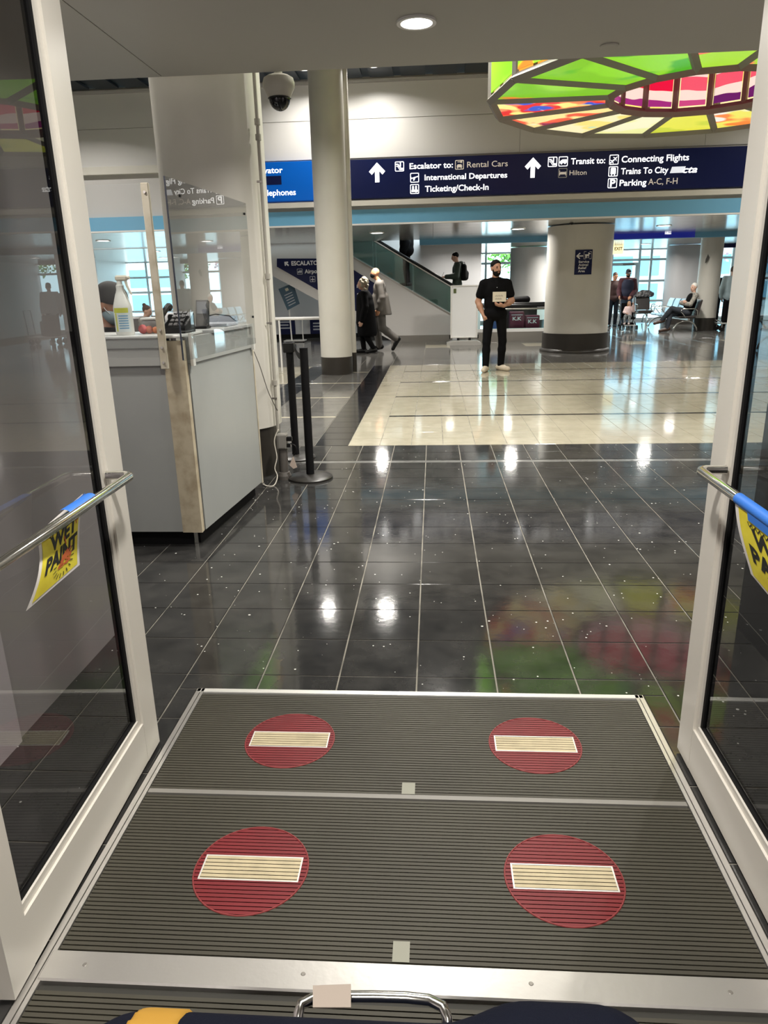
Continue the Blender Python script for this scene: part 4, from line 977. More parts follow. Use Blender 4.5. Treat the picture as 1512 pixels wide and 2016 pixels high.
# ------------------------------------------------------------------ escalator
EY0, EY1 = 20.2, 21.35
zt = lambda x: 1.76-.59*x
zl = lambda x: .965-.585*x
es = thing('escalator', 'escalator rising to the left behind green-tinted glass balustrade', 'escalator', (-1, 20.8, 0))
ESW = mat('escalator_wall', (.60, .58, .56), .5)
poly = [(.52, 0), (.52, zl(.52)-.02), (-2.9, zl(-2.9)-.02), (-5.85, zl(-2.9)-.02), (-1.08, 0)]
obj('side_wall', MB().prism([(x, EY0, z) for x, z in poly], (0, .08, 0)), ESW, es)
obj('skirt_trim', MB().prism([(x, EY0-.015, z) for x, z in ((.52, zl(.52)-.02), (.52, zl(.52)+.03), (-2.9, zl(-2.9)+.03), (-2.9, zl(-2.9)-.02))], (0, .08, 0)), STEEL, es)
obj('steel_skirting', MB().box(-1.15, .52, EY0-.02, EY0-.002, 0, .165), STEEL, es)
xs = [.50, -.55, -1.60, -2.65]
for y in (EY0+.02, EY1):
    for xa, xb in zip(xs, xs[1:]):
        obj('glass_panel', MB().prism([(x, y, z) for x, z in ((xa, zl(xa)+.035), (xa, zt(xa)-.04), (xb+.01, zt(xb+.01)-.04), (xb+.01, zl(xb+.01)+.035))], (0, .015, 0)), ESCGL, es)
    obj('handrail', MB().tube([(1.02, y+.01, .98), (1.10, y+.01, 1.12), (1.02, y+.01, 1.24), (.85, y+.01, zt(.85)-.02), (.5, y+.01, zt(.5)), (-3.0, y+.01, zt(-3.0))], .036, 10), BLACK, es, smooth=True)
    obj('rail_trim', MB().tube([(.85, y+.01, zt(.85)-.07), (-3.0, y+.01, zt(-3.0)-.045)], .020, 8), ALUL, es, smooth=True)
for i in range(12):
    x1 = .95-.36*i; z1 = .10+.207*i
    obj('step', MB().box(x1-.36, x1, EY0+.12, EY1-.10, z1, z1+.20), mat('step_grey', (.05, .05, .055), .5), es)
obj('landing_plate', MB().box(.96, 1.4, EY0+.1, EY1-.05, 0.001, .09), STEEL, es)
# sign on the escalator wall
ns = thing('escalator_sign', 'navy slanted escalators sign on the side wall under the escalator', 'sign', (-3.2, EY0-.02, 1.4))
SYE = EY0-.014
pl = [W(545, 509, SYE), W(545, 525, SYE), W(631, 574, SYE), W(740, 634, SYE), W(740, 559, SYE), W(702, 535, SYE), W(664, 509, SYE)]
obj('panel', MB().prism([(p[0], SYE, p[2]) for p in pl], (0, .012, 0)), NAVY, ns)
words(ns, 'ESCALATOR', 573.9, 633, 522.6, 8.3, SYE, LETW, .03)
arrow(ns, 564, 513.5, 525, 5.2, SYE, LETW, .85)
words(ns, 'Airport', 600, 632, 538.2, 7.8, SYE, LETW, .02)
pictogram(ns, 'symbol_frame', 585, 529, 595.5, 540.5, SYE, BUS, LETG, w=.010); pictogram(ns, 'symbol_frame', 610, 544, 621, 555, SYE, plane(.5, .5, .7, PI/2), LETW, w=.01, fm=LETG)
a = W(625, 554.5, SYE); b = W(640, 544.5, SYE); obj('light_patch', MB().box(a[0], b[0], SYE-.004, SYE-.001, a[2], b[2]), mat('sky_patch', (.05, .22, .38), .5), ns)
words(ns, 'r', 702.5, 706.5, 566.5, 8, SYE, LETW, .03); words(ns, 's', 703, 708.5, 583.5, 9, SYE, LETW, .04)
# tilted board on a post under the escalator
ty = 20.9; tb_ = thing('tilted_sign', 'teal notice board tilted on a white pole under the escalator', 'sign', (-4.05, ty, 0))
q = [W(548, 569, ty), W(565, 560, ty), W(579, 566, ty), W(590, 598, ty), W(567, 611, ty)]
TEAL = mat('teal_board', (.045, .10, .15), .5)
c0, c1_, c2_, c3_ = W(548, 569, ty), W(577, 557, ty), W(590, 598, ty), W(566, 611, ty)
obj('board', MB().prism([c0, c1_, c2_, c3_], (0, .02, 0)), TEAL, tb_)
for i in range(5):
    f = .35+.12*i; l = c0+(c3_-c0)*f; r_ = c1_+(c2_-c1_)*f; d = r_-l; dn = (c3_-c0)*.035
    obj('text_line', MB().prism([l+d*.2+[0,-.003,0], l+d*.75+[0,-.003,0], l+d*.75+dn+[0,-.003,0], l+d*.2+dn+[0,-.003,0]], (0, .002, 0)), LETG, tb_)
l = c0+(c3_-c0)*.10; d = c1_-c0; dn = (c3_-c0)*.12
obj('symbol', MB().prism([l+d*.38+[0,-.003,0], l+d*.58+[0,-.003,0], l+d*.58+dn+[0,-.003,0], l+d*.38+dn+[0,-.003,0]], (0, .002, 0)), mat('symbol_cream', (.55, .53, .42), .5), tb_)
obj('pole', MB().cyl((-4.05, ty+.03, .05), (-4.08, ty+.03, 1.1), .02, n=10), WHITE, tb_)
obj('base', MB().box(-4.25, -3.65, ty-.2, ty+.25, 0.02, .05, bev=.01).cyl((-3.72, ty+.03, .0505), (-3.72, ty+.03, .62), .015, n=8), ALUL, tb_)
for x in (-4.2, -3.7): obj('castor', MB().cyl((x, ty-.12, .02), (x+.03, ty-.12, .02), .02, n=12), BLACK, tb_)
for i, (pa, pb_, lines_) in enumerate((((549, 661), (580, 627), 3), ((612, 672), (660, 629), 6))):
    a = W(*pa, 22.42); b = W(*pb_, 22.42)
    nv = thing('wall_notice', ['narrow navy notice panel on the wall behind the tilted board', 'wide navy notice panel on the wall behind the slim column'][i], 'notice', (a[0], 22.4, max(a[2], .02)), 'navy notice panels')
    obj('panel', MB().box(a[0], b[0], 22.42, 22.445, max(a[2], .02), b[2]), NAVY, nv)
    for j in range(lines_):
        z = b[2]-.12-.09*j; w_ = (b[0]-a[0]); dz = 0 if j < 3 else -.08
        if z+dz < .06: continue
        obj('text_line', MB().box(a[0]+w_*.12, a[0]+w_*(.62 if j % 2 else .72), 22.416, 22.4195, z+dz, z+dz+.04), LETG, nv)
struct('baseboard_far', MB().box(-6.2, -1.0, 22.40, 22.447, 0, .12), BLACKM, 'dark skirting under the escalator recess')

# ------------------------------------------------------------------ glass barrier round the escalator pit
gb = thing('glass_barrier', 'low curved glass barrier with black handrail round the descending escalator', 'barrier', (2.6, 19.5, 0))
pth = [(.70, 20.14)]+[(1.05-.35*math.cos(t), 20.02-.50*math.sin(t)) for t in np.linspace(.2, PI/2, 6)]+[(1.6, 19.52), (2.3, 19.52), (3.3, 19.52), (4.3, 19.52)]
def wallstrip(mb, pts, z0, z1, th):
    P = np.array(pts); 
    for p, q in zip(P, P[1:]):
        d = q-p; n = np.array([-d[1], d[0]])/np.linalg.norm(d)*th
        mb.add([(*p, z0), (*q, z0), (*(q+n), z0), (*(p+n), z0), (*p, z1), (*q, z1), (*(q+n), z1), (*(p+n), z1)], [(0,3,2,1),(4,5,6,7),(0,1,5,4),(2,3,7,6),(1,2,6,5),(3,0,4,7)])
    return mb
obj('plinth', wallstrip(MB(), pth, 0, .25, .10), STEEL, gb); obj('plinth_cap', wallstrip(MB(), pth, .2505, .33, .13), WHITE, gb)
for seg in (pth[:7], pth[6:8], pth[7:9], pth[8:10], pth[9:]):
    if len(seg) > 1: obj('glass_panel', wallstrip(MB(), seg, .3305, .80, .015), glass('barrier_glass', (.80, .92, .92), 1.2) if 'barrier_glass' not in MATS else MATS['barrier_glass'], gb)
obj('rail_trim', MB().tube([(*p, .83) for p in pth], .030, 8), CHROME, gb, smooth=True); obj('handrail', MB().tube([(*p, .905) for p in pth], .042, 10), BLACK, gb, smooth=True)
obj('handrail', MB().tube([(p[0], p[1]+1.1, .92) for p in pth[7:]], .042, 10), BLACK, gb, smooth=True)
# things behind the barrier
for i, (x0_, z0_) in enumerate(((1005, 640), (1040, 645))):
    a = W(x0_+34, z0_-19, 20.35); t = thing('cardboard_box', ['maroon printed box behind the glass barrier, left of the pair', 'maroon printed box behind the glass barrier, nearer the pillar'][i], 'box', (a[0], 20.35+.2*i, 0), 'maroon boxes')
    x = 2.28+.42*i; y = 20.4
    obj('body', MB().box(x-.19, x+.19, y, y+.3, 0, .72 if i == 0 else .62, bev=.01), mat('maroon', (.14, .012, .04), .5), t)
    lettering('lettering', 'K.K', (x-.12, y-.004, .50-.08*i), (x+.12, y-.004, .50-.08*i), .09, LETW, t, bold=.03)
    obj('stripe', MB().box(x-.15, x+.15, y-.004, y-.001, .63-.08*i, .65-.08*i), LETG, t)
t = thing('blue_case', 'blue suitcase standing behind the glass barrier', 'suitcase', (1.85, 20.75, 0))
obj('shell', MB().box(1.62, 2.02, 20.75, 20.98, .05, .70, bev=.05), mat('case_blue', (.03, .09, .32), .4), t); obj('handle', MB().tube([(1.74, 20.86, .70), (1.74, 20.86, .76), (1.90, 20.86, .76), (1.90, 20.86, .70)], .012, 8), BLACK, t)
for x in (1.68, 1.96): obj('wheel', MB().cyl((x-.012, 20.86, .03), (x+.012, 20.86, .03), .03, n=14), BLACK, t)
# bags resting on the far handrail side
t = thing('black_bag', 'black soft bag lying on the ledge behind the glass barrier', 'bag', (2.2, 21.3, .0))
blob_obj('bag', [cap((1.75, 21.2, .98), (2.0, 21.2, 1.02), .10, .07), cap((2.2, 21.2, 1.0), (2.62, 21.2, 1.02), .09, .10), cap((2.0, 21.2, .97), (2.3, 21.2, .97), .06)], BLACKM, t, .02, .06, local=False)
obj('ledge', MB().box(1.5, 2.9, 21.05, 21.4, 0, .92), mat('ledge_black', (.02, .02, .02), .4), t)

# ------------------------------------------------------------------ portable sign board
a = W(887, 562, 18.9); b = W(940, 664, 18.9)
pb_ = thing('sign_board', 'blank white framed sign board on a grey weighted base', 'sign', (.8, 18.9, 0))
fx0, fx1, fz0, fz1 = a[0], b[0], .16, a[2]
obj('panel', MB().box(fx0+.03, fx1-.03, 18.895, 18.915, fz0+.03, fz1-.03), mat('board_white', (.66, .66, .65), .4), pb_)
for q in ((fx0, fx0+.032, fz0, fz1), (fx1-.032, fx1, fz0, fz1), (fx0+.032, fx1-.032, fz1-.032, fz1), (fx0+.032, fx1-.032, fz0, fz0+.032)): obj('frame_rail', MB().box(q[0], q[1], 18.875, 18.925, q[2], q[3], bev=.006), ALUL, pb_)
obj('sticker', MB().box(fx0+.075, fx0+.145, 18.89, 18.894, fz1-.19, fz1-.08), mat('sticker_green', (.08, .10, .03), .5), pb_); obj('sticker_mark', MB().lathe((fx0+.11, 18.888, fz1-.135), [(.02, .0), (.0001, .001)], 10), mat('sticker_yellow', (.5, .48, .12), .5), pb_)
for x in (fx0-.012, fx1+.012): obj('clip', MB().box(x-.012, x+.012, 18.87, 18.93, fz0-.02, fz0+.08), BLACK, pb_)
for x in (fx0+.2, fx1-.2): obj('spring_foot', MB().box(x-.03, x+.03, 18.87, 18.93, .105, fz0-.001), BLACK, pb_)
obj('base', MB().prism([(fx0-.09, 18.6, .0), (fx0-.09, 18.6, .05), (fx0+.08, 18.6, .10), (fx1-.02, 18.6, .10), (fx1+.08, 18.6, .05), (fx1+.08, 18.6, 0)], (0, .55, 0)), mat('base_grey', (.33, .32, .30), .5), pb_)

# ------------------------------------------------------------------ far windows
WY = 29.0
FRW = mat('window_frame', (.72, .76, .78), .4)
def window(name, label, mull, rails, x0, x1, z1=2.58):
    t = struct(name, MB().box(x0, x1, WY-.05, WY+.08, z1-.04, z1+.06).box(x0, x1, WY-.05, WY+.08, 0, .10), FRW, label)
    for x in mull: obj('mullion', MB().box(x-.04, x+.04, WY-.05, WY+.05, .10, z1-.04), FRW, t)
    xs = sorted([x0]+list(mull)+[x1])
    for a, b in zip(xs, xs[1:]):
        if b-a < .15: continue
        for z in rails: obj('transom', MB().box(a+.0401, b-.0401, WY-.045, WY+.045, z-.04, z+.04), FRW, t)
        zs = [.10]+[z for z in rails]+[z1-.04]
        for za, zb_ in zip(zs, zs[1:]): obj('pane', MB().box(a+.041, b-.041, WY-.006, WY+.006, za+.041, zb_-.041), WINGL, t)
    return t
mx = [float(W(x, 520, WY)[0]) for x in (1000, 1204, 1258, 1281, 1312, 1345)]
window('window_1', 'wall of tall windows behind the waiting seats', [2.0, 3.2, 4.4]+mx[1:]+[10.2, 11.1], [.72, 1.44, 2.2], 1.42, 12)
window('window_2', 'wall of tall windows seen past the attendant on the left', [-11.2, -9.72, -9.60, -8.75, -7.9, -7.2], [.72, 1.44, 2.0], -12, -6.35)
struct('wall_far.003', MB().box(-6.6, 1.42, WY-.05, WY+.1, 0, 2.66).box(-6.6, -6.45, 22.6, WY, 0, 2.66).box(1.30, 1.42, 22.6, 23.4, 0, 2.66), WBG, 'pale wall between the window bays')
# door in the window wall and exit sign
dw = struct('door_3', MB().box(mx[1]-.15, mx[2]-.05, WY-.13, WY-.07, 0.0, .28), FRW, 'white framed glass exit door in the far windows')
for q in ((mx[1]-.15, mx[1]-.05, .28, 2.1), (mx[2]-.15, mx[2]-.05, .28, 2.1), (mx[1]-.05, mx[2]-.15, 2.0, 2.1)): obj('door_frame', MB().box(q[0], q[1], WY-.13, WY-.07, q[2], q[3]), FRW, dw)
obj('door_closer', MB().box(mx[2]-.62, mx[2]-.22, WY-.19, WY-.135, 2.0, 2.08), STEEL, dw)
p = W(1217, 492, 26.0); ex = thing('exit_sign', 'hanging illuminated exit sign near the far windows', 'sign', (p[0], 26, p[2]-.1))
obj('case', MB().box(p[0]-.17, p[0]+.17, 25.97, 26.03, p[2]-.14, p[2]+.14, bev=.01), mat('exit_face', (.8, .75, .5), .4, emit=(1, .86, .45), es=.9), ex)
lettering('lettering', 'EXIT', (p[0]-.13, 25.968, p[2]-.01), (p[0]+.13, 25.968, p[2]-.01), .10, mat('exit_ink', (.22, .12, .02), .5), ex, bold=.03)
obj('hanger', MB().cyl((p[0], 26, p[2]+.141), (p[0], 26, 2.575), .012, n=8), ALUL, ex)
# navy sign on the beam
cs = thing('beam_sign', 'navy lit sign with small coloured squares on the blue beam', 'sign', (5.6, 19.97, 2.5))
a = W(1200, 470, 19.97); b = W(1368, 455, 19.97)
obj('sign_box', MB().box(a[0], b[0], 19.93, 19.99, 2.475, 2.675), mat('beam_navy', (.006, .012, .12), .3, emit=(.01, .02, .30), es=.3), cs)
for i, (px, c) in enumerate(((1258, (.03, .16, .35)), (1272, (.62, .14, .04)), (1287, (.30, .52, .04)), (1301, (.04, .05, .30)), (1314, (.20, .22, .40)), (1329, (.75, .75, .8)))):
    q = W(px, 455, 19.928); obj('colour_square', MB().box(q[0]-.075, q[0]+.075, 19.924, 19.928, 2.63, 2.674), mat('sq%d' % i, c, .4, emit=c, es=.7), cs)
words(cs, 'Hilton', 1309, 1321, 461.3, 3.6, 19.925, LET, .02)
q0 = W(1419, 488, 26.5); q1 = W(1445, 476, 26.5)
cs2 = thing('beam_sign', 'short plain navy sign over the right-hand exit', 'sign', (q0[0], 26.5, q0[2])); obj('sign_box', MB().box(q0[0], q1[0]+.6, 26.48, 26.53, q0[2], q1[2]), NAVY, cs2)
obj('hanger', MB().cyl((q0[0]+.2, 26.505, q1[2]), (q0[0]+.2, 26.505, 2.6), .012, n=8), ALUL, cs2)

# ------------------------------------------------------------------ outside
obj('forecourt', MB().box(-60, 60, 29.3, 90, -.35, -.12), mat('pavement', (.45, .45, .44), .8), label='pale pavement outside the far windows', kind='structure')
def building(label, x0, x1, y, h, nx, nz, c):
    t = thing('office_building', label, 'building', ((x0+x1)/2, y, -.1), 'buildings outside')
    obj('wall', MB().box(x0, x1, y, y+6, -.1, h), mat('bw_'+str(x0), c, .7), t)
    wx = (x1-x0)/nx; wz = h/nz; gm = mat('building_glass', (.16, .34, .46), .15)
    for i in range(nx):
        for j in range(nz): obj('window', MB().box(x0+wx*(i+.12), x0+wx*(i+.88), y-.05, y-.001, wz*(j+.15), wz*(j+.85)), gm, t)
    return t
building('pale glazed building outside the right windows', 5.5, 17.5, 44, 9, 8, 6, (.55, .62, .66))
building('pale glazed building outside the left windows', -24, -11, 46, 9, 8, 6, (.55, .62, .66))
def tree(label, x, y, h, leaf, n, g='trees outside'):
    t = thing('street_tree', label, 'tree', (x, y, -.12), g)
    obj('trunk', MB().tube([(x, y, -.12), (x+.1, y, h*.3), (x-.05, y, h*.62)], [.14, .11, .06], 8), mat('bark', (.09, .065, .045), .9), t)
    for a in np.linspace(0, 5.3, 6): obj('branch', MB().tube([(x, y, h*.42), (x+math.cos(a)*h*.16, y+math.sin(a)*h*.16, h*.6), (x+math.cos(a)*h*.28, y+math.sin(a)*h*.28, h*.72)], [.06, .04, .015], 6), MATS['bark'], t)
    mb = MB(); r3 = np.random.default_rng(int(abs(x)*10))
    for i in range(n):
        d = r3.normal(size=3); d /= np.linalg.norm(d); rr = h*.36*r3.random()**.4
        c = np.array([x, y, h*.66])+d*rr*np.array([1, 1, .8]); u = r3.normal(size=3); u /= np.linalg.norm(u); v = np.cross(u, d); v /= np.linalg.norm(v)+1e-6
        s = .11; mb.add([c-u*s, c+v*s*.6, c+u*s, c-v*s*.6], [(0, 1, 2, 3)])
    obj('foliage', mb, leaf, t, kind='stuff')
LEAF = mat('leaf_green', (.16, .36, .05), .6); BLOS = mat('blossom', (.55, .34, .40), .6)
tree('pink blossoming tree outside the right-hand exit', 12.4, 36, 5.2, BLOS, 1400); tree('green tree outside the far right windows', 17.5, 39, 5.5, LEAF, 2500); tree('green tree outside the middle window', 4.0, 36, 5., LEAF, 2200)
# ------------------------------------------------------------------ people
SKA = mat('skin_tan', (.48, .26, .17), .5); SKB = mat('skin_light', (.56, .34, .25), .5); SKC = mat('skin_brown', (.26, .12, .07), .5); SKD = mat('skin_warm', (.50, .24, .13), .5)
HRB = mat('hair_black', (.006, .005, .0045), .7, spec=.2); HRG = mat('hair_grey', (.33, .29, .22), .7, bump=.6, bscale=90); HRW = mat('hair_white', (.70, .68, .62), .7, bump=.4, bscale=120); HRN = mat('hair_brown', (.07, .035, .02), .6); HRL = mat('hair_blond', (.36, .20, .09), .6)
CLK = mat('cloth_black', (.0035, .0035, .0042), .85, spec=.12); CLD = mat('cloth_denim_dark', (.009, .012, .018), .85, spec=.15)
EYE = mat('eye_dark', (.015, .01, .008), .3); LIP = mat('lip', (.30, .10, .08), .5)
def Rz(a): c, s = math.cos(a), math.sin(a); return np.array([[c, -s, 0], [s, c, 0], [0, 0, 1]])
def Rx(a): c, s = math.cos(a), math.sin(a); return np.array([[1, 0, 0], [0, c, -s], [0, s, c]])
J0 = dict(head=(0, -.015, 1.675), neck=(0, .01, 1.50), pelvis=(0, .0, .96),
          shL=(.185, .01, 1.455), shR=(-.185, .01, 1.455), elL=(.245, .04, 1.17), elR=(-.245, .04, 1.17), wrL=(.255, -.05, .93), wrR=(-.255, -.05, .93),
          hipL=(.09, .0, .93), hipR=(-.09, 0, .93), knL=(.10, -.02, .50), knR=(-.10, -.02, .50), anL=(.105, .02, .09), anR=(-.105, .02, .09), toL=(.13, -.15, .035), toR=(-.13, -.15, .035))
def lerp(a, b, t): return a+(b-a)*t
def unit(v): return v/np.linalg.norm(v)
def hand_prims(wr, d, pn, curl, sgn, s, vmin):
    d = unit(d); pn = unit(pn-d*(pn@d)); t = np.cross(d, pn)*sgn           # t points away from the thumb
    P = [cap(wr, wr+d*.045*s, .026*s, .034*s, (pn, .55)), cap(wr+d*.045*s, wr+d*.085*s, .036*s, .036*s, (pn, .5))]
    for i, L in enumerate((.070, .078, .072, .056)):
        a = wr+d*.092*s+t*(-.027+.018*i)*s; r = max(.0088*s, vmin)
        d1 = unit(d*math.cos(curl*.6)+pn*math.sin(curl*.6)); d2 = unit(d*math.cos(curl*1.5)+pn*math.sin(curl*1.5))
        P += [cap(a-d*.02*s, a+d1*L*.5*s, r, r), cap(a+d1*L*.5*s, a+d1*L*.5*s+d2*L*.5*s, r, r*.85)]
    a = wr+d*.03*s-t*.026*s; m1 = a+(d*.6-t*.6+pn*.35)*.045*s; r = max(.0105*s, vmin)
    return P+[cap(a, m1, r*1.2, r), cap(m1, m1+unit(d-t*.15+pn*.4)*.034*s, r, r*.85)]
def person(label, loc, rot=0., J={}, s=1., b=1., vox=.012, skin=SKA, top=CLK, sleeve=1., hem=None, bottom=CLD, shoe=BLACK, hair=HRB, style='short', head=(0., 0.), handL=None, handR=None, curl=.5, arm=1., leg=1., infl=.014, pants=.016, topname='shirt', group=None, cuffs=.97, extra_top=(), sole=None, stand=True, fvox=None, hs=1.0):
    t = thing('person', label, 'person', loc, group, rot)
    q = {k: np.array(J.get(k, v), float)*s for k, v in J0.items()}
    pe, ne = q['pelvis'], q['neck']; sp = unit(ne-pe); xa = unit(q['shL']-q['shR']); xa = unit(xa-sp*(xa@sp)); ya = np.cross(sp, xa); RT = np.stack([xa, ya, sp], 1)
    hc = q['head']; Rh = Rz(head[0])@Rx(head[1]); sh_ = s*hs; H = lambda x, y, z: hc+Rh@(np.array([x, y, z])*sh_)
    e = lambda c, r, R=None: ell(c, np.array(r)*s, R)
    torso = [e(lerp(pe, ne, .66), (.165*b, .112*b, .19), RT), e(lerp(pe, ne, .33), (.145*b, .105*b, .17), RT), cap(q['shR']-xa*-.02, q['shL']-xa*.02, .060*b*s), cap(ne, lerp(pe, ne, .8), .055*s, .10*s), cap(ne+sp*.0, lerp(ne, q['shL'], .75), .050*s, .045*s), cap(ne+sp*.0, lerp(ne, q['shR'], .75), .050*s, .045*s)]
    hips = [e(pe, (.160*b, .112*b, .115), RT)]
    eh = lambda c, r, R=None: ell(c, np.array(r)*sh_, R)
    headp = [eh(H(0, .012, .025), (.074, .092, .092), Rh), eh(H(0, -.030, -.012), (.064, .064, .085), Rh), eh(H(0, -.028, -.062), (.054, .060, .058), Rh), cap(H(0, -.086, .012), H(0, -.108, -.024), .010*sh_, .0145*sh_)]
    headp += [eh(H(sx, .008, -.012), (.011, .020, .031), Rh) for sx in (.076, -.076)]
    neckp = [cap(ne-sp*.02*s, H(0, .012, -.06), .056*b*s, .052*s)]
    A = {}; Lg = {}
    for sd, sg in (('L', 1), ('R', -1)):
        sh, el, wr = q['sh'+sd], q['el'+sd], q['wr'+sd]
        A[sd] = (cap(sh, el, .052*arm*s, .042*arm*s), cap(el, lerp(el, wr, .35), .041*arm*s, .043*arm*s), cap(lerp(el, wr, .35), wr, .043*arm*s, .027*s))
        hp, kn, an, to = q['hip'+sd], q['kn'+sd], q['an'+sd], q['to'+sd]
        heel = an+unit((an-to)*[1, 1, 0]+1e-6)*.045*s+(np.array([0, 0, -.045*s]) if stand else unit(to-an)*.0)
        Lg[sd] = (cap(hp, kn, .082*leg*s, .056*leg*s), cap(kn, lerp(kn, an, .35), .053*leg*s, .054*leg*s), cap(lerp(kn, an, .35), an, .054*leg*s, .038*s), heel, an, to)
    vmin = vox*.72
    body = torso+hips+headp+neckp
    for sd, sg in (('L', 1), ('R', -1)):
        body += list(A[sd])+list(Lg[sd][:3])+[cap(Lg[sd][3], Lg[sd][5], .036*s, .030*s), cap(Lg[sd][4], Lg[sd][3], .036*s)]
        hd = {'L': handL, 'R': handR}[sd]
        wr, el = q['wr'+sd], q['el'+sd]; d = wr-el
        if hd != 'none':
            dd, pn = (hd if hd else (d, np.array([-sg*.9, -.3, 0]) if abs(unit(d)[2]) > .5 else np.array([0, 0, -1.])))
            body += hand_prims(wr, np.array(dd, float), np.array(pn, float), curl, sg, s, vmin)
    bo = blob_obj('body', body, skin, t, vox, .022*s)
    # clothing
    if top:
        P = torso+list(extra_top)
        for sd in 'LR':
            if sleeve >= 1: P += [A[sd][0], A[sd][1], cap(lerp(q['el'+sd], q['wr'+sd], .35), lerp(q['el'+sd], q['wr'+sd], cuffs), .043*arm*s, .034*s)]
            elif sleeve > 0: P += [cap(q['sh'+sd], lerp(q['sh'+sd], q['el'+sd], sleeve), .056*arm*s, .056*arm*s)]
        cuts = []
        if hem is not None: P += hips; cuts = [((0, 0, hem*s), (0, 0, -1))]
        cuts.append((tuple(ne+sp*.035*s), tuple(sp*1.0)))
        blob_obj(topname, P, top, t, vox, .03*s, cuts, infl*s)
    if bottom:
        P = hips+[Lg[sd][i] for sd in 'LR' for i in range(3)]
        P = hips+[x for sd in 'LR' for x in (Lg[sd][0], Lg[sd][1], cap(lerp(q['kn'+sd], q['an'+sd], .35), q['an'+sd]+unit(q['kn'+sd]-q['an'+sd])*.01*s, .054*leg*s, .044*leg*s))]
        blob_obj('trousers', P, bottom, t, vox, .025*s, [], pants*s)
    if shoe:
        for sd in 'LR':
            he, an, to = Lg[sd][3], Lg[sd][4], Lg[sd][5]; d = unit(to-he)
            cuts = [((0, 0, .0), (0, 0, -1))] if stand else []
            so = blob_obj('shoe', [cap(he+[0, 0, .004*s], to+d*.03*s+[0, 0, .006*s], .040*s, .036*s), cap(lerp(he, to, .1)+(an-he)*.55, he, .042*s, .040*s), cap(lerp(he, to, .55)+(an-he)*.25, he, .036*s, .036*s)], shoe, t, min(vox, .012), .03*s, cuts, .006*s)
            if sole: obj('sole', MB().box(-.001, .001, -.001, .001, 0, .001), sole, so, local=True) if False else None
    # head details
    fv = fvox or max(.004, vox*.5)
    if style in ('short', 'bob', 'bun', 'curly'):
        HP = [eh(H(0, .020, .038), (.080, .096, .092), Rh)]
        if style == 'bob': HP += [cap(H(.07, .03, .0), H(.075, .03, -.13), .035*s), cap(H(-.07, .03, .0), H(-.075, .03, -.13), .035*s), cap(H(0, .075, .0), H(0, .075, -.14), .055*s)]
        if style == 'bun': HP += [eh(H(0, .085, .115), (.042, .042, .040), Rh)]
        if style == 'curly':
            r4 = np.random.default_rng(4)
            for _ in range(46):
                v = r4.normal(size=3); v /= np.linalg.norm(v)
                if v[1] < -.45 and v[2] < .35: continue
                if v[2] < -.1: HP.append(eh(H(v[0]*.095, .045+abs(v[1])*.05, -.10+v[2]*.05), (.036, .036, .036), Rh))
                HP.append(eh(H(v[0]*.085, .03+v[1]*.09, .02+v[2]*.105-(.05 if v[2] < 0 else 0)), (.034, .034, .034), Rh))
        cuts = [] if style == 'curly' else [(tuple(H(0, -.060, .064)), tuple(Rh@np.array([0, -.76, -.65])))] if style != 'bob' else [(tuple(H(0, -.062, .05)), tuple(Rh@np.array([0, -.97, -.25])))]
        sub = [eh(H(0, -.085, -.03), (.062, .06, .09), Rh)] if style in ('curly', 'bob') else []
        blob_obj('hair', HP, hair, t, max(fv, .006), .02*s, cuts, 0., sub)
    if style == 'cap':
        blob_obj('cap_crown', [eh(H(0, .014, .040), (.084, .100, .090), Rh)], hair, t, max(fv, .006), .01, [(tuple(H(0, 0, .040)), tuple(Rh@np.array([0, .12, -1.])))])
        blob_obj('cap_peak', [cap(H(-.04, -.10, .045), H(.04, -.10, .045), .042*s, .042*s, (Rh@np.array([0, .1, 1.]), .16)), cap(H(-.035, -.13, .040), H(.035, -.13, .040), .035*s, None, (Rh@np.array([0, .1, 1.]), .18))], hair, t, .007, .02)
    for sx in (.030, -.030):
        obj('eye', MB().ball(H(sx, -.087, .004), (.012*s, .008*s, .007*s), 10), EYE, t, local=True, smooth=True)
        obj('eyebrow', MB().tube([H(sx-.016, -.090, .022), H(sx, -.093, .026), H(sx+.016, -.088, .022)], .0048*s, 6), HRB if hair is None else hair, t, local=True)
    obj('mouth', MB().tube([H(-.022, -.082, -.060), H(0, -.089, -.061), H(.022, -.082, -.060)], .0055*s, 6), LIP, t, local=True)
    t['_'] = 0; del t['_']
    return t, q, H, Rh
def face_mask(t, H, Rh, m, s=1.):
    blob_obj('face_mask', [ell(H(0, -.036, -.045), np.array((.066, .074, .062))*s, Rh)], m, t, .007, .02, [(tuple(H(0, -.03, .0)), tuple(Rh@np.array([0, -.2, 1.]))), (tuple(H(0, .0, 0)), tuple(Rh@np.array([0, 1., .1])))], .005)

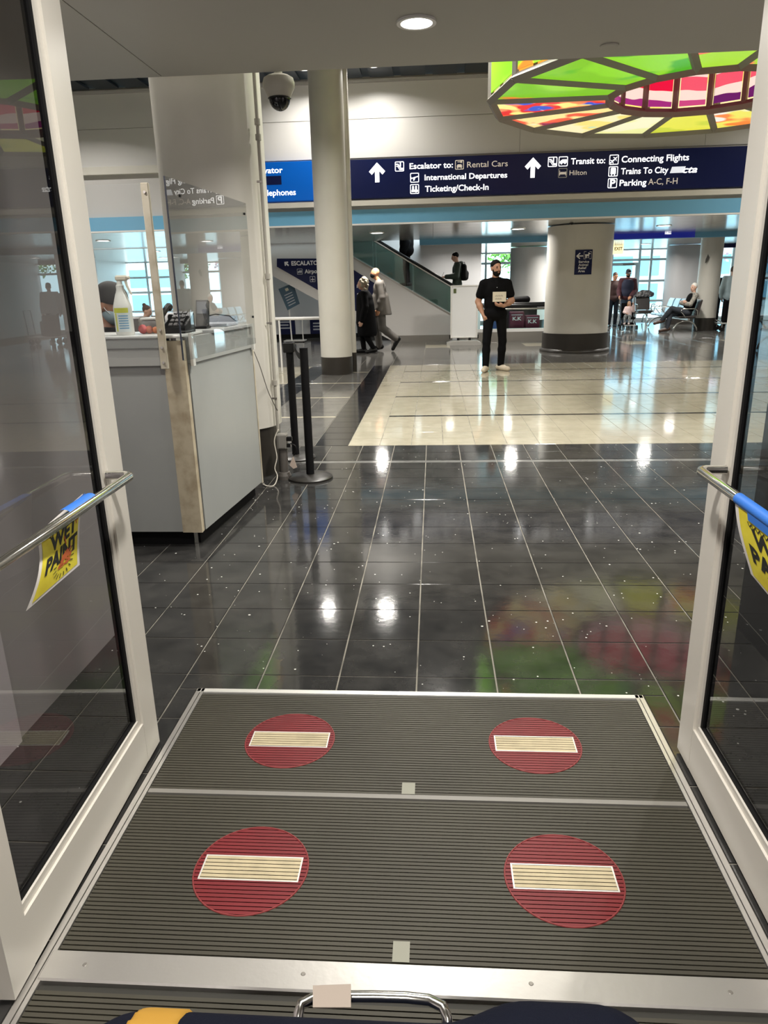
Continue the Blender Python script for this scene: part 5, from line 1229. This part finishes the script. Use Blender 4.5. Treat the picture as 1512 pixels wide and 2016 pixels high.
# --- the man holding a card
man, q, H, Rh = person('bearded man in black polo and trousers standing on the cream tiles holding a card', (1.06, 12.86, 0), 0., dict(
    elR=(-.280, .05, 1.150), wrR=(-.205, -.045, .945), elL=(.272, .02, 1.155), wrL=(.120, -.205, 1.080), shL=(.192, .01, 1.425), shR=(-.192, .01, 1.425),
    hipL=(.10, .0, .93), hipR=(-.10, 0, .93), knR=(-.135, -.06, .50), anR=(-.145, -.05, .09), toR=(-.185, -.215, .035), knL=(.14, .04, .50), anL=(.125, .10, .09), toL=(.215, -.03, .035), head=(0, -.02, 1.675)),
    s=1.02, hs=1.07, b=1.20, vox=.009, skin=SKA, top=CLK, sleeve=.60, hem=.93, bottom=mat('cloth_black2', (.0038, .0038, .0048), .8, spec=.12), shoe=mat('shoe_cream', (.60, .52, .40), .5), hair=HRB, head=(.42, .03), handL=((-1, -.25, .15), (0, .25, 1)), handR=((.35, .1, -1), (.9, .2, 0)), curl=.55, arm=1.2, leg=1.02, infl=.012, pants=.012)
blob_obj('beard', [ell(H(0, -.030, -.060), np.array((.062, .068, .066))*1.02, Rh), ell(H(0, -.02, -.02), np.array((.071, .05, .06))*1.02, Rh)], HRB, man, .006, .015, [(tuple(H(0, -.08, -.030)), tuple(Rh@np.array([0, -.55, .85])))], .003, [ell(H(0, -.10, -.06), np.array((.026, .03, .010)), Rh)])
for sx in (.055, -.055): obj('collar', MB().prism([np.array(p)*1.02 for p in ((sx*.4, -.105, 1.435), (sx*1.5, -.075, 1.47), (sx*1.25, -.05, 1.525), (sx*.9, -.075, 1.51))], (0, -.010, 0)), CLK, man, local=True)
obj('button', MB().ball((.012, -.150, 1.40), (.007, .004, .007), 8), LETW, man, local=True)
for sd, sg in (('R', -1), ('L', 1)):
    he = q['an'+sd]; to = q['to'+sd]; d = unit((to-he)*[1, 1, 0]); sidev = np.array([-d[1], d[0], 0])*(1 if sd == 'L' else -1)
    m0 = lerp(he, to, .42)+sidev*.046
    obj('shoe_stripe', MB().tube([np.array([*(he-d*.01+sidev*.047)[:2], .055]), np.array([*m0[:2], .035]), np.array([*(lerp(he, to, .7)+sidev*.044)[:2], .06])], [.005, .013, .006], 6), CLK, man, local=True)
cq = W(983, 583, 12.60); cc = thing('name_card', 'white card with faint handwriting held by the bearded man', 'card', (cq[0], 12.60, cq[2]))
cz, cx_ = float(cq[2])-.0, float(cq[0]); cx0, cx1, cz0, cz1 = float(W(970, 583, 12.6)[0]), float(W(996.5, 583, 12.6)[0]), float(W(983, 594, 12.6)[2]), float(W(983, 574.5, 12.6)[2])
obj('card', MB().box(cx0, cx1, 12.600, 12.604, cz0, cz1), mat('card_cream', (.66, .60, .48), .6), cc)
for z, x0_, x1_ in ((.52, .18, .78), (.22, .18, .68)):
    for i in range(7): xx = cx0+(cx1-cx0)*(x0_+(x1_-x0_)*i/7); obj('pencil_mark', MB().box(xx, xx+.014, 12.5985, 12.5995, cz0+(cz1-cz0)*z, cz0+(cz1-cz0)*(z+.12+.05*(i % 2))), mat('pencil', (.42, .37, .30), .7), cc)

# --- bald man in the grey suit, walking left
SUIT = mat('suit_grey', (.135, .122, .108), .75)
bm, q, H, Rh = person('bald man in a grey suit and black face mask walking left past the slim column', (-1.27, 17.35, 0), -PI/2, dict(
    head=(0, -.06, 1.70), neck=(0, .03, 1.52), pelvis=(0, .05, .97), shL=(.18, .05, 1.46), shR=(-.18, .03, 1.46), elL=(.235, .10, 1.17), wrL=(.22, .02, .93), elR=(-.23, .0, 1.17), wrR=(-.22, -.12, .95),
    hipL=(.09, .05, .94), hipR=(-.09, .05, .94), knR=(-.09, -.06, .52), anR=(-.09, .0, .09), toR=(-.10, -.17, .035), knL=(.09, .08, .52), anL=(.09, .40, .27), toL=(.09, .33, .07)),
    s=1.03, vox=.016, skin=SKD, top=SUIT, hem=.80, bottom=mat('suit_trousers', (.10, .092, .083), .75), shoe=BLACK, hair=None, style='bald', curl=.6, infl=.034, pants=.028, leg=1.08, topname='jacket', stand=False,
    extra_top=[cap((0, .06, 1.2), (0, .10, .74), .15, .19), cap((.0, .02, 1.2), (0, .02, .76), .14, .18)], cuffs=.9)
face_mask(bm, H, Rh, BLACK)
# --- woman in the long black coat
wm, q, H, Rh = person('grey-haired woman in a long black coat walking beside the bald man', (-1.545, 16.85, 0), -PI/2, dict(
    head=(0, -.05, 1.665), neck=(0, .02, 1.48), hipL=(.09, 0, .93), knL=(.09, -.02, .50), anL=(.09, .20, .12), toL=(.10, .06, .035), knR=(-.09, -.10, .50), anR=(-.09, -.06, .09), toR=(-.10, -.23, .035), wrL=(.25, -.06, .80), elL=(.245, .04, 1.12)),
    s=.915, hs=1.12, vox=.015, skin=SKB, top=CLK, hem=.42, bottom=CLK, shoe=BLACK, hair=HRG, style='curly', curl=.7, infl=.030, topname='coat', stand=True,
    extra_top=[cap((0, .02, 1.05), (0, .04, .48), .17, .20), cap((.0, .0, 1.2), (0, .0, .7), .16, .18)])
# --- man on the escalator
GRN = mat('jacket_green', (.030, .045, .034), .75)
em, q, H, Rh = person('young man in dark green jacket riding the escalator with a backpack and phone', (.66, 20.80, .53), -PI/2, dict(
    head=(0, -.06, 1.675), elL=(.25, -.02, 1.17), wrL=(.16, -.30, 1.16), elR=(-.25, -.02, 1.17), wrR=(-.16, -.30, 1.16)), s=.985, vox=.016, skin=SKB, top=GRN, hem=.86, bottom=CLD, hair=HRB, head=(0, .30), infl=.03, topname='jacket', curl=.8)
obj('hood', MB().ball((0, .09, 1.49), (.13, .08, .06), 14), GRN, em, local=True, smooth=True)
bp_ = thing('backpack', 'black backpack worn by the man on the escalator', 'backpack', (.66+.14, 20.80, 1.6))
blob_obj('bag', [cap((.83, 20.74, 1.66), (.84, 20.74, 1.92), .10, .08), cap((.83, 20.86, 1.66), (.84, 20.86, 1.92), .10, .08), cap((.90, 20.8, 1.64), (.91, 20.8, 1.75), .07)], BLACKM, bp_, .018, .05, local=False)
obj('top_loop', MB().tube([(.81, 20.8, 1.98), (.82, 20.8, 2.04), (.86, 20.8, 2.04), (.87, 20.8, 1.97)], .010, 8), BLACK, bp_)
pq = thing('phone', 'dark phone in the hands of the man on the escalator', 'phone', (.30, 20.80, 1.72)); obj('case', MB().obox((.27, 20.80, 1.735), (.03, 0, .06), (0, .037, 0), (.004, 0, -.002)), BLACK, pq)
# --- dark rider higher up
person('rider in black seen from behind near the top of the escalator', (-.72, 20.85, 1.45), PI/2*.9-PI, dict(), s=.98, vox=.02, skin=SKB, top=CLK, hem=.70, bottom=CLK, hair=HRB, infl=.07, topname='coat', b=1.2)

# ------------------------------------------------------------------ seats
SEAT_SHEEN = mat('seat_window_sheen', (.30, .46, .58), .30); SEATD = mat('seat_dark', (.030, .024, .022), .45)  # pale blue paints in the windows' reflection on glossy vinyl
def bench(label, loc, rot, n, mats_, group='waiting seats', w=.60):
    t = thing('seat_row', label, 'bench', loc, group, rot)
    L = n*w
    obj('beam', MB().box(-L/2+.05, L/2-.05, -.03, .03, .33, .38), STEEL, t, local=True)
    for x in (-L/2+.25, L/2-.25):
        lg = [(x, .34*math.cos(a)-.02, .30*math.sin(a)+.03) for a in np.linspace(.05, PI-.05, 11)]
        obj('leg', MB().tube([(p[0], p[1], max(p[2]-.02, .02)) for p in lg], .022, 8), CHROME, t, local=True, smooth=True)
        obj('leg_post', MB().cyl((x, -.02, .29), (x, 0, .335), .025, n=10), CHROME, t, local=True)
    for i in range(n):
        x = -L/2+w*(i+.5); m = mats_[i % len(mats_)]
        st = obj('seat', MB().box(x-.25, x+.25, -.27, .20, .385, .45, bev=.025), m, t, local=True)
        bk = MB(); 
        pr = [(.17, .46), (.215, .62), (.275, .84), (.315, .90), (.345, .88), (.30, .66), (.255, .46)]
        bk.prism([(x-.24, y, z) for y, z in pr], (.48, 0, 0)); obj('backrest', bk, m, t, local=True)
    for i in range(n+1):
        x = -L/2+w*i
        obj('armrest', MB().tube([(x, .22, .42), (x, .20, .60), (x, .12, .655), (x, -.20, .655), (x, -.27, .60), (x, -.10, .40)], .016, 8), CHROME, t, local=True, smooth=True)
    return t
bench('row of waiting seats, window reflection painted pale blue, with the white-haired man at its near end', (7.35, 23.35, 0), -PI/2, 5, [SEAT_SHEEN, SEAT_SHEEN, SEAT_SHEEN, SEAT_SHEEN, SEATD])
bench('pair of dark brown waiting seats near the far windows', (7.15, 26.9, 0), 0., 2, [SEATD])
bench('dark waiting seats behind the woman with the hair bun', (-5.25, 15.6, 0), PI/2, 2, [SEATD])
bench('dark waiting seats at the far left beyond the booth', (-6.9, 17.6, 0), .3, 2, [SEATD])
bg_ = thing('patterned_coat', 'black and white bundled coat lying over the dark seats', 'coat', (7.45, 26.95, .88))
blob_obj('bundle', [cap((7.25, 27.18, .98), (7.75, 27.2, .98), .11, .09), cap((7.4, 27.15, 1.06), (7.65, 27.2, 1.04), .08)], mat('houndstooth', (.03, .03, .03), .8, var=1., vscale=12, vcol=(.35, .33, .33)), bg_, .02, .05, local=False)
# --- seated man
SH = mat('shirt_check', (.28, .26, .22), .8, var=.7, vscale=30, vcol=(.10, .10, .09))
sm, q, H, Rh = person('white-haired man in a black vest sitting cross-legged with folded arms', (7.33, 22.14, 0), -PI/2, dict(
    pelvis=(0, .04, .545), neck=(0, .17, 1.06), head=(0, .15, 1.235), shL=(.185, .17, 1.01), shR=(-.185, .17, 1.01), elL=(.245, .02, .77), elR=(-.245, .02, .77), wrL=(-.03, -.16, .80), wrR=(.03, -.13, .84),
    hipL=(.09, 0, .53), hipR=(-.09, 0, .53), knL=(.02, -.42, .66), anL=(-.06, -.66, .32), toL=(-.06, -.82, .25), knR=(-.06, -.42, .50), anR=(.0, -.50, .09), toR=(.0, -.67, .035)),
    s=1.0, vox=.014, skin=SKB, top=SH, hem=None, bottom=mat('jeans_dark', (.016, .020, .028), .8), shoe=mat('shoe_brown', (.05, .022, .012), .4), hair=HRW, head=(.5, .0), infl=.016, stand=False, handL=((-1, .1, .2), (0, 1, 0)), handR=((1, .1, 0), (0, 1, 0)))
blob_obj('vest', [ell(lerp(q['pelvis'], q['neck'], .62), (.185, .14, .22), None), ell(lerp(q['pelvis'], q['neck'], .3), (.175, .145, .17), None), cap(q['shR']+[.05, 0, 0], q['shL']-[.05, 0, 0], .07)], CLK, sm, .014, .03, [((0, 0, 1.075), (0, 0, 1)), ((.165, 0, 0), (1, 0, 0)), ((-.165, 0, 0), (-1, 0, 0))], .006)
# --- family
MAR = mat('sleeve_maroon', (.055, .012, .018), .8); NVV = mat('vest_navy', (.012, .016, .040), .8)
fp = W(1228, 640, 24.4)
cm, q, H, Rh = person('man in a dark cap and navy vest with maroon sleeves beside the stroller', (float(fp[0])+.05, 24.5, 0), -.15, dict(elL=(.25, .02, 1.15), wrL=(.10, -.24, .98), elR=(-.25, .0, 1.15), wrR=(-.24, -.18, .98)), s=1.01, b=1.12, vox=.018, skin=SKD, top=MAR, hem=.86, bottom=mat('jeans_blue', (.06, .10, .15), .8), hair=mat('cap_slate', (.03, .035, .04), .8), style='cap', head=(-.1, .35), infl=.03, topname='sweater')
blob_obj('vest', [ell(lerp(q['pelvis'], q['neck'], .62), (.185, .145, .26), None), ell(lerp(q['pelvis'], q['neck'], .2), (.18, .14, .20), None)], NVV, cm, .018, .03, [((0, 0, 1.50), (0, 0, 1)), ((.19, 0, 0), (1, 0, 0)), ((-.19, 0, 0), (-1, 0, 0))], .034)
blob_obj('beard', [ell(H(0, -.030, -.066), np.array((.060, .066, .058)), Rh)], HRB, cm, .01, .015, [(tuple(H(0, -.08, -.040)), tuple(Rh@np.array([0, -.4, .9])))], .004)
fp2 = W(1204, 640, 24.6)
person('person in dark brown half hidden behind the massive pillar looking at a phone', (float(fp2[0])+.15, 25.2, 0), .1, dict(elL=(.25, .02, 1.15), wrL=(.14, -.26, 1.05)), s=.96, vox=.018, skin=SKD, top=mat('coat_brown', (.035, .014, .012), .8), hem=.80, bottom=CLD, hair=HRN, head=(.2, .35), infl=.03, topname='jacket')
stx, sty = float(fp[0])-.10, 23.55
st_ = thing('stroller', 'black stroller with small double wheels beside the massive pillar', 'stroller', (stx, sty, 0))
obj('frame', MB().tube([(stx-.20, sty+.30, .10), (stx-.20, sty+.05, .42), (stx-.22, sty+.30, .98)], .014, 8).tube([(stx+.20, sty+.30, .10), (stx+.20, sty+.05, .42), (stx+.22, sty+.30, .98)], .014, 8).tube([(stx-.20, sty+.12, .36), (stx-.2, sty-.25, .10)], .014, 8).tube([(stx+.20, sty+.12, .36), (stx+.2, sty-.25, .10)], .014, 8), BLACK, st_, smooth=True)
obj('seat', MB().prism([(stx-.18, sty-.18, .33), (stx-.18, sty+.10, .30), (stx-.18, sty+.24, .78), (stx-.18, sty+.20, .80), (stx-.18, sty+.06, .35), (stx-.18, sty-.18, .38)], (.36, 0, 0)), CLK, st_)
obj('basket', MB().box(stx-.17, stx+.17, sty-.12, sty+.2, .12, .22, bev=.03), CLK, st_)
for dx in (-.2, .2):
    for dy in (-.26, .31):
        for k2 in (-.025, .025): obj('wheel', MB().cyl((stx+dx+k2-.012, sty+dy, .075), (stx+dx+k2+.012, sty+dy, .075), .075, n=16), BLACK, st_)
obj('footrest', MB().box(stx-.16, stx+.16, sty-.36, sty-.22, .14, .16), ALUL, st_)
PNKC = mat('coat_pale_pink', (.62, .48, .46), .8); LEG_ = mat('leggings_pattern', (.05, .06, .07), .8, var=1., vscale=25, vcol=(.40, .42, .40))
person('small child in a pale pink coat and patterned leggings sitting in the stroller', (stx, sty, .17), -.35, dict(
    pelvis=(0, .0, .44), neck=(0, .16, .90), head=(0, .14, 1.10), shL=(.16, .15, .86), shR=(-.16, .15, .86), elL=(.26, .0, .70), wrL=(.24, -.12, 1.02), elR=(-.23, .02, .64), wrR=(-.10, -.16, .60),
    hipL=(.09, 0, .42), hipR=(-.09, 0, .42), knL=(.11, -.40, .44), knR=(-.11, -.40, .44), anL=(.11, -.52, .06), anR=(-.11, -.52, .06), toL=(.12, -.66, .04), toR=(-.12, -.66, .04)), s=.56, vox=.014, skin=SKB, top=PNKC, hem=.32, bottom=LEG_, shoe=PNKC, hair=HRL, style='bob', head=(.6, -.1), infl=.035, pants=.025, topname='coat', stand=False)
# --- people and cart at the far right
cx_ = float(W(1411, 560, 23.4)[0])
person('older woman in black cardigan standing behind the luggage cart at the right edge', (cx_+.05, 23.6, 0), -.3, dict(elL=(.25, .0, 1.15), wrL=(.10, -.24, 1.08), elR=(-.25, .0, 1.15), wrR=(-.10, -.24, 1.08)), s=.97, vox=.018, skin=SKB, top=CLK, hem=.80, bottom=CLD, hair=mat('hair_ash', (.12, .11, .10), .7), head=(-.2, .1), infl=.03, topname='cardigan')
cx2 = float(W(1434, 560, 22.9)[0])
person('person in a pale blue jacket partly cut off by the right door frame', (cx2+.10, 22.9, 0), PI*.8, dict(), s=1.0, vox=.018, skin=SKB, top=mat('jacket_pale_blue', (.36, .46, .50), .8), hem=.80, bottom=CLK, hair=HRN, infl=.04, topname='jacket')
cg = G(1416, 652); cgx, cgy = float(cg[0]), float(cg[1])
lc_ = thing('luggage_cart', 'chrome luggage cart loaded with black bags at the right edge', 'cart', (cgx+.4, cgy+.2, 0))
obj('platform', MB().box(cgx-.02, cgx+1.0, cgy-.05, cgy+.45, .20, .235, bev=.01), ALUL, lc_); obj('handle', MB().tube([(cgx+.95, cgy-.02, .24), (cgx+1.0, cgy-.02, 1.0), (cgx+1.0, cgy+.42, 1.0), (cgx+.95, cgy+.42, .24)], .018, 8), CHROME, lc_, smooth=True)
obj('front_rail', MB().tube([(cgx, cgy-.04, .25), (cgx-.06, cgy-.04, .30), (cgx-.06, cgy+.44, .30), (cgx, cgy+.44, .25)], .016, 8), CHROME, lc_, smooth=True)
for x, y in ((cgx+.05, cgy), (cgx+.05, cgy+.40), (cgx+.9, cgy), (cgx+.9, cgy+.4)):
    obj('wheel', MB().cyl((x, y-.02, .085), (x, y+.02, .085), .085, n=18), BLACK, lc_); obj('fork', MB().box(x-.015, x+.015, y-.032, y+.032, .10, .20), STEEL, lc_)
for i, (x, y, w_, h_) in enumerate(((.30, .05, .44, .62), (.52, .25, .36, .45))):
    tt = thing('suitcase', ['tall black suitcase on the luggage cart', 'shorter dark suitcase behind the tall one on the luggage cart'][i], 'suitcase', (cgx+x, cgy+y, .24), 'suitcases on the cart')
    obj('shell', MB().box(cgx+x-w_/2, cgx+x+w_/2, cgy+y-.02, cgy+y+.17, .237, .237+h_, bev=.04), CLK, tt); obj('handle', MB().tube([(cgx+x-.08, cgy+y+.07, .237+h_), (cgx+x-.08, cgy+y+.07, .28+h_), (cgx+x+.08, cgy+y+.07, .28+h_), (cgx+x+.08, cgy+y+.07, .237+h_)], .010, 8), BLACK, tt)
# --- seated woman with a bun, seen through the booth
wx = W(288, 603, 15.5)
person('woman in a grey jacket with a hair bun sitting beyond the booth', (float(wx[0])-.03, 15.45, 0), PI/2, dict(
    pelvis=(0, .04, .50), neck=(0, .0, .98), head=(0, -.06, 1.13), shL=(.17, .01, .93), shR=(-.17, .01, .93), elL=(.22, -.06, .70), elR=(-.22, -.06, .70), wrL=(.06, -.28, .76), wrR=(-.06, -.28, .76),
    hipL=(.09, 0, .48), hipR=(-.09, 0, .48), knL=(.10, -.42, .50), knR=(-.10, -.42, .50), anL=(.10, -.42, .09), anR=(-.10, -.42, .09), toL=(.11, -.58, .035), toR=(-.11, -.58, .035)), s=.95, vox=.014, skin=SKB, top=mat('jacket_grey', (.26, .24, .22), .8), hem=.42, bottom=CLD, hair=HRN, style='bun', head=(0, .25), infl=.03, topname='jacket', curl=.7)
# --- the desk attendant
at, q, H, Rh = person('attendant in black with a black cap and pale mask bent over behind the front counter', (-2.12, 4.62, 0), PI/2, dict(
    pelvis=(0, .06, .68), neck=(0, -.02, 1.22), head=(0, -.08, 1.385), shL=(.19, .0, 1.16), shR=(-.19, .0, 1.16), elL=(.25, -.10, .86), elR=(-.25, -.10, .86), wrL=(.10, -.34, .84), wrR=(-.10, -.34, .84),
    hipL=(.09, 0, .66), hipR=(-.09, 0, .66), knL=(.12, -.30, .56), knR=(-.12, -.30, .56), anL=(.12, -.28, .12), anR=(-.12, -.28, .12), toL=(.12, -.42, .07), toR=(-.12, -.42, .07)), s=1.0, vox=.010, skin=SKC, top=CLK, hem=.56, bottom=CLD, hair=None, style='bald', head=(-.15, .55), infl=.03, topname='sweater', stand=False)
blob_obj('cap_crown', [ell(H(0, .016, .042), np.array((.090, .108, .098)), Rh)], mat('cap_cloth', (.012, .012, .011), .75, bump=.1, bscale=300), at, .006, .01, [(tuple(H(0, .0, .012)), tuple(Rh@np.array([0, -.38, -1.])))])
face_mask(at, H, Rh, mat('mask_blue', (.20, .27, .30), .6))
obj('mask_strap', MB().tube([H(-.070, -.05, -.03), H(-.081, -.02, -.02), H(-.084, .012, .0)], .0025, 6), mat('strap', (.5, .5, .48), .6), at, local=True)
stl = thing('stool', 'black office stool under the desk attendant', 'stool', (-2.06, 4.62, 0))
obj('seat', MB().lathe((-2.18, 4.62, .495), [(.0001, 0), (.19, 0), (.20, .03), (.19, .06), (.0001, .065)], 28), BLACK, stl, smooth=40); obj('post', MB().cyl((-2.18, 4.62, .05), (-2.18, 4.62, .495), .03, n=14), CHROME, stl)
for a in np.linspace(0, 2*PI, 5, endpoint=False): obj('foot', MB().tube([(-2.18, 4.62, .07), (-2.18+.25*math.cos(a), 4.62+.25*math.sin(a), .03)], .018, 8), BLACK, stl)

# ------------------------------------------------------------------ the photographer's luggage at the bottom edge
NVB = mat('navy_fabric', (.0032, .0045, .012), .85, spec=.15, bump=.3, bscale=500); YLB = mat('yellow_patch', (.40, .21, .02), .7)
sc = thing('suitcase', 'navy fabric suitcase with a yellow corner at the bottom edge of the view', 'suitcase', (-.07, .5, 0))
SZT = .655
def bagp(z): return cap((-.31, .50, z), (.17, .50, z), .085)
blob_obj('body', [bagp(SZT-.10*k) for k in range(6)]+[cap((.10, .54, SZT+.034), (.17, .54, SZT+.034), .048)], NVB, sc, .012, .06, local=False)
obj('yellow_corner', MB().lathe((0, 0, 0), [(.0865, -.05), (.0865, .0)], 20, 0, .2, PI-.2), YLB, None) if False else None
blob_obj('yellow_corner', [cap((-.31, .50, SZT), (-.26, .50, SZT), .0875)], YLB, sc, .008, .01, [((-.262, 0, 0), (1, 0, 0)), ((-.318, 0, 0), (-1, 0, 0)), ((0, 0, SZT-.02), (0, 0, -1))], 0., local=False)
hz = .70; hl = [G(588, 1996, hz), G(592, 1978, hz), G(618, 1965, hz), G(650, 1962, hz), G(735, 1962, hz), G(800, 1964, hz), G(845, 1969, hz), G(872, 1982, hz), G(880, 2002, hz)]
h0 = [hl[0]+np.array([0, -.03, -.05])]; h1_ = [hl[-1]+np.array([0, -.03, -.05])]
obj('carry_handle', MB().tube(h0+hl+h1_, .0060, 12), CHROME, sc, smooth=True, label='chrome loop handle')
tg0 = [G(616, 1942, hz+.012), G(691, 1939, hz+.012), G(691, 1985, hz+.012), G(616, 1985, hz+.012)]
obj('luggage_tag', MB().prism(tg0, (0, 0, .0015)), mat('tag_beige', (.28, .23, .19), .6), sc, label='beige paper tag wrapped round the handle')
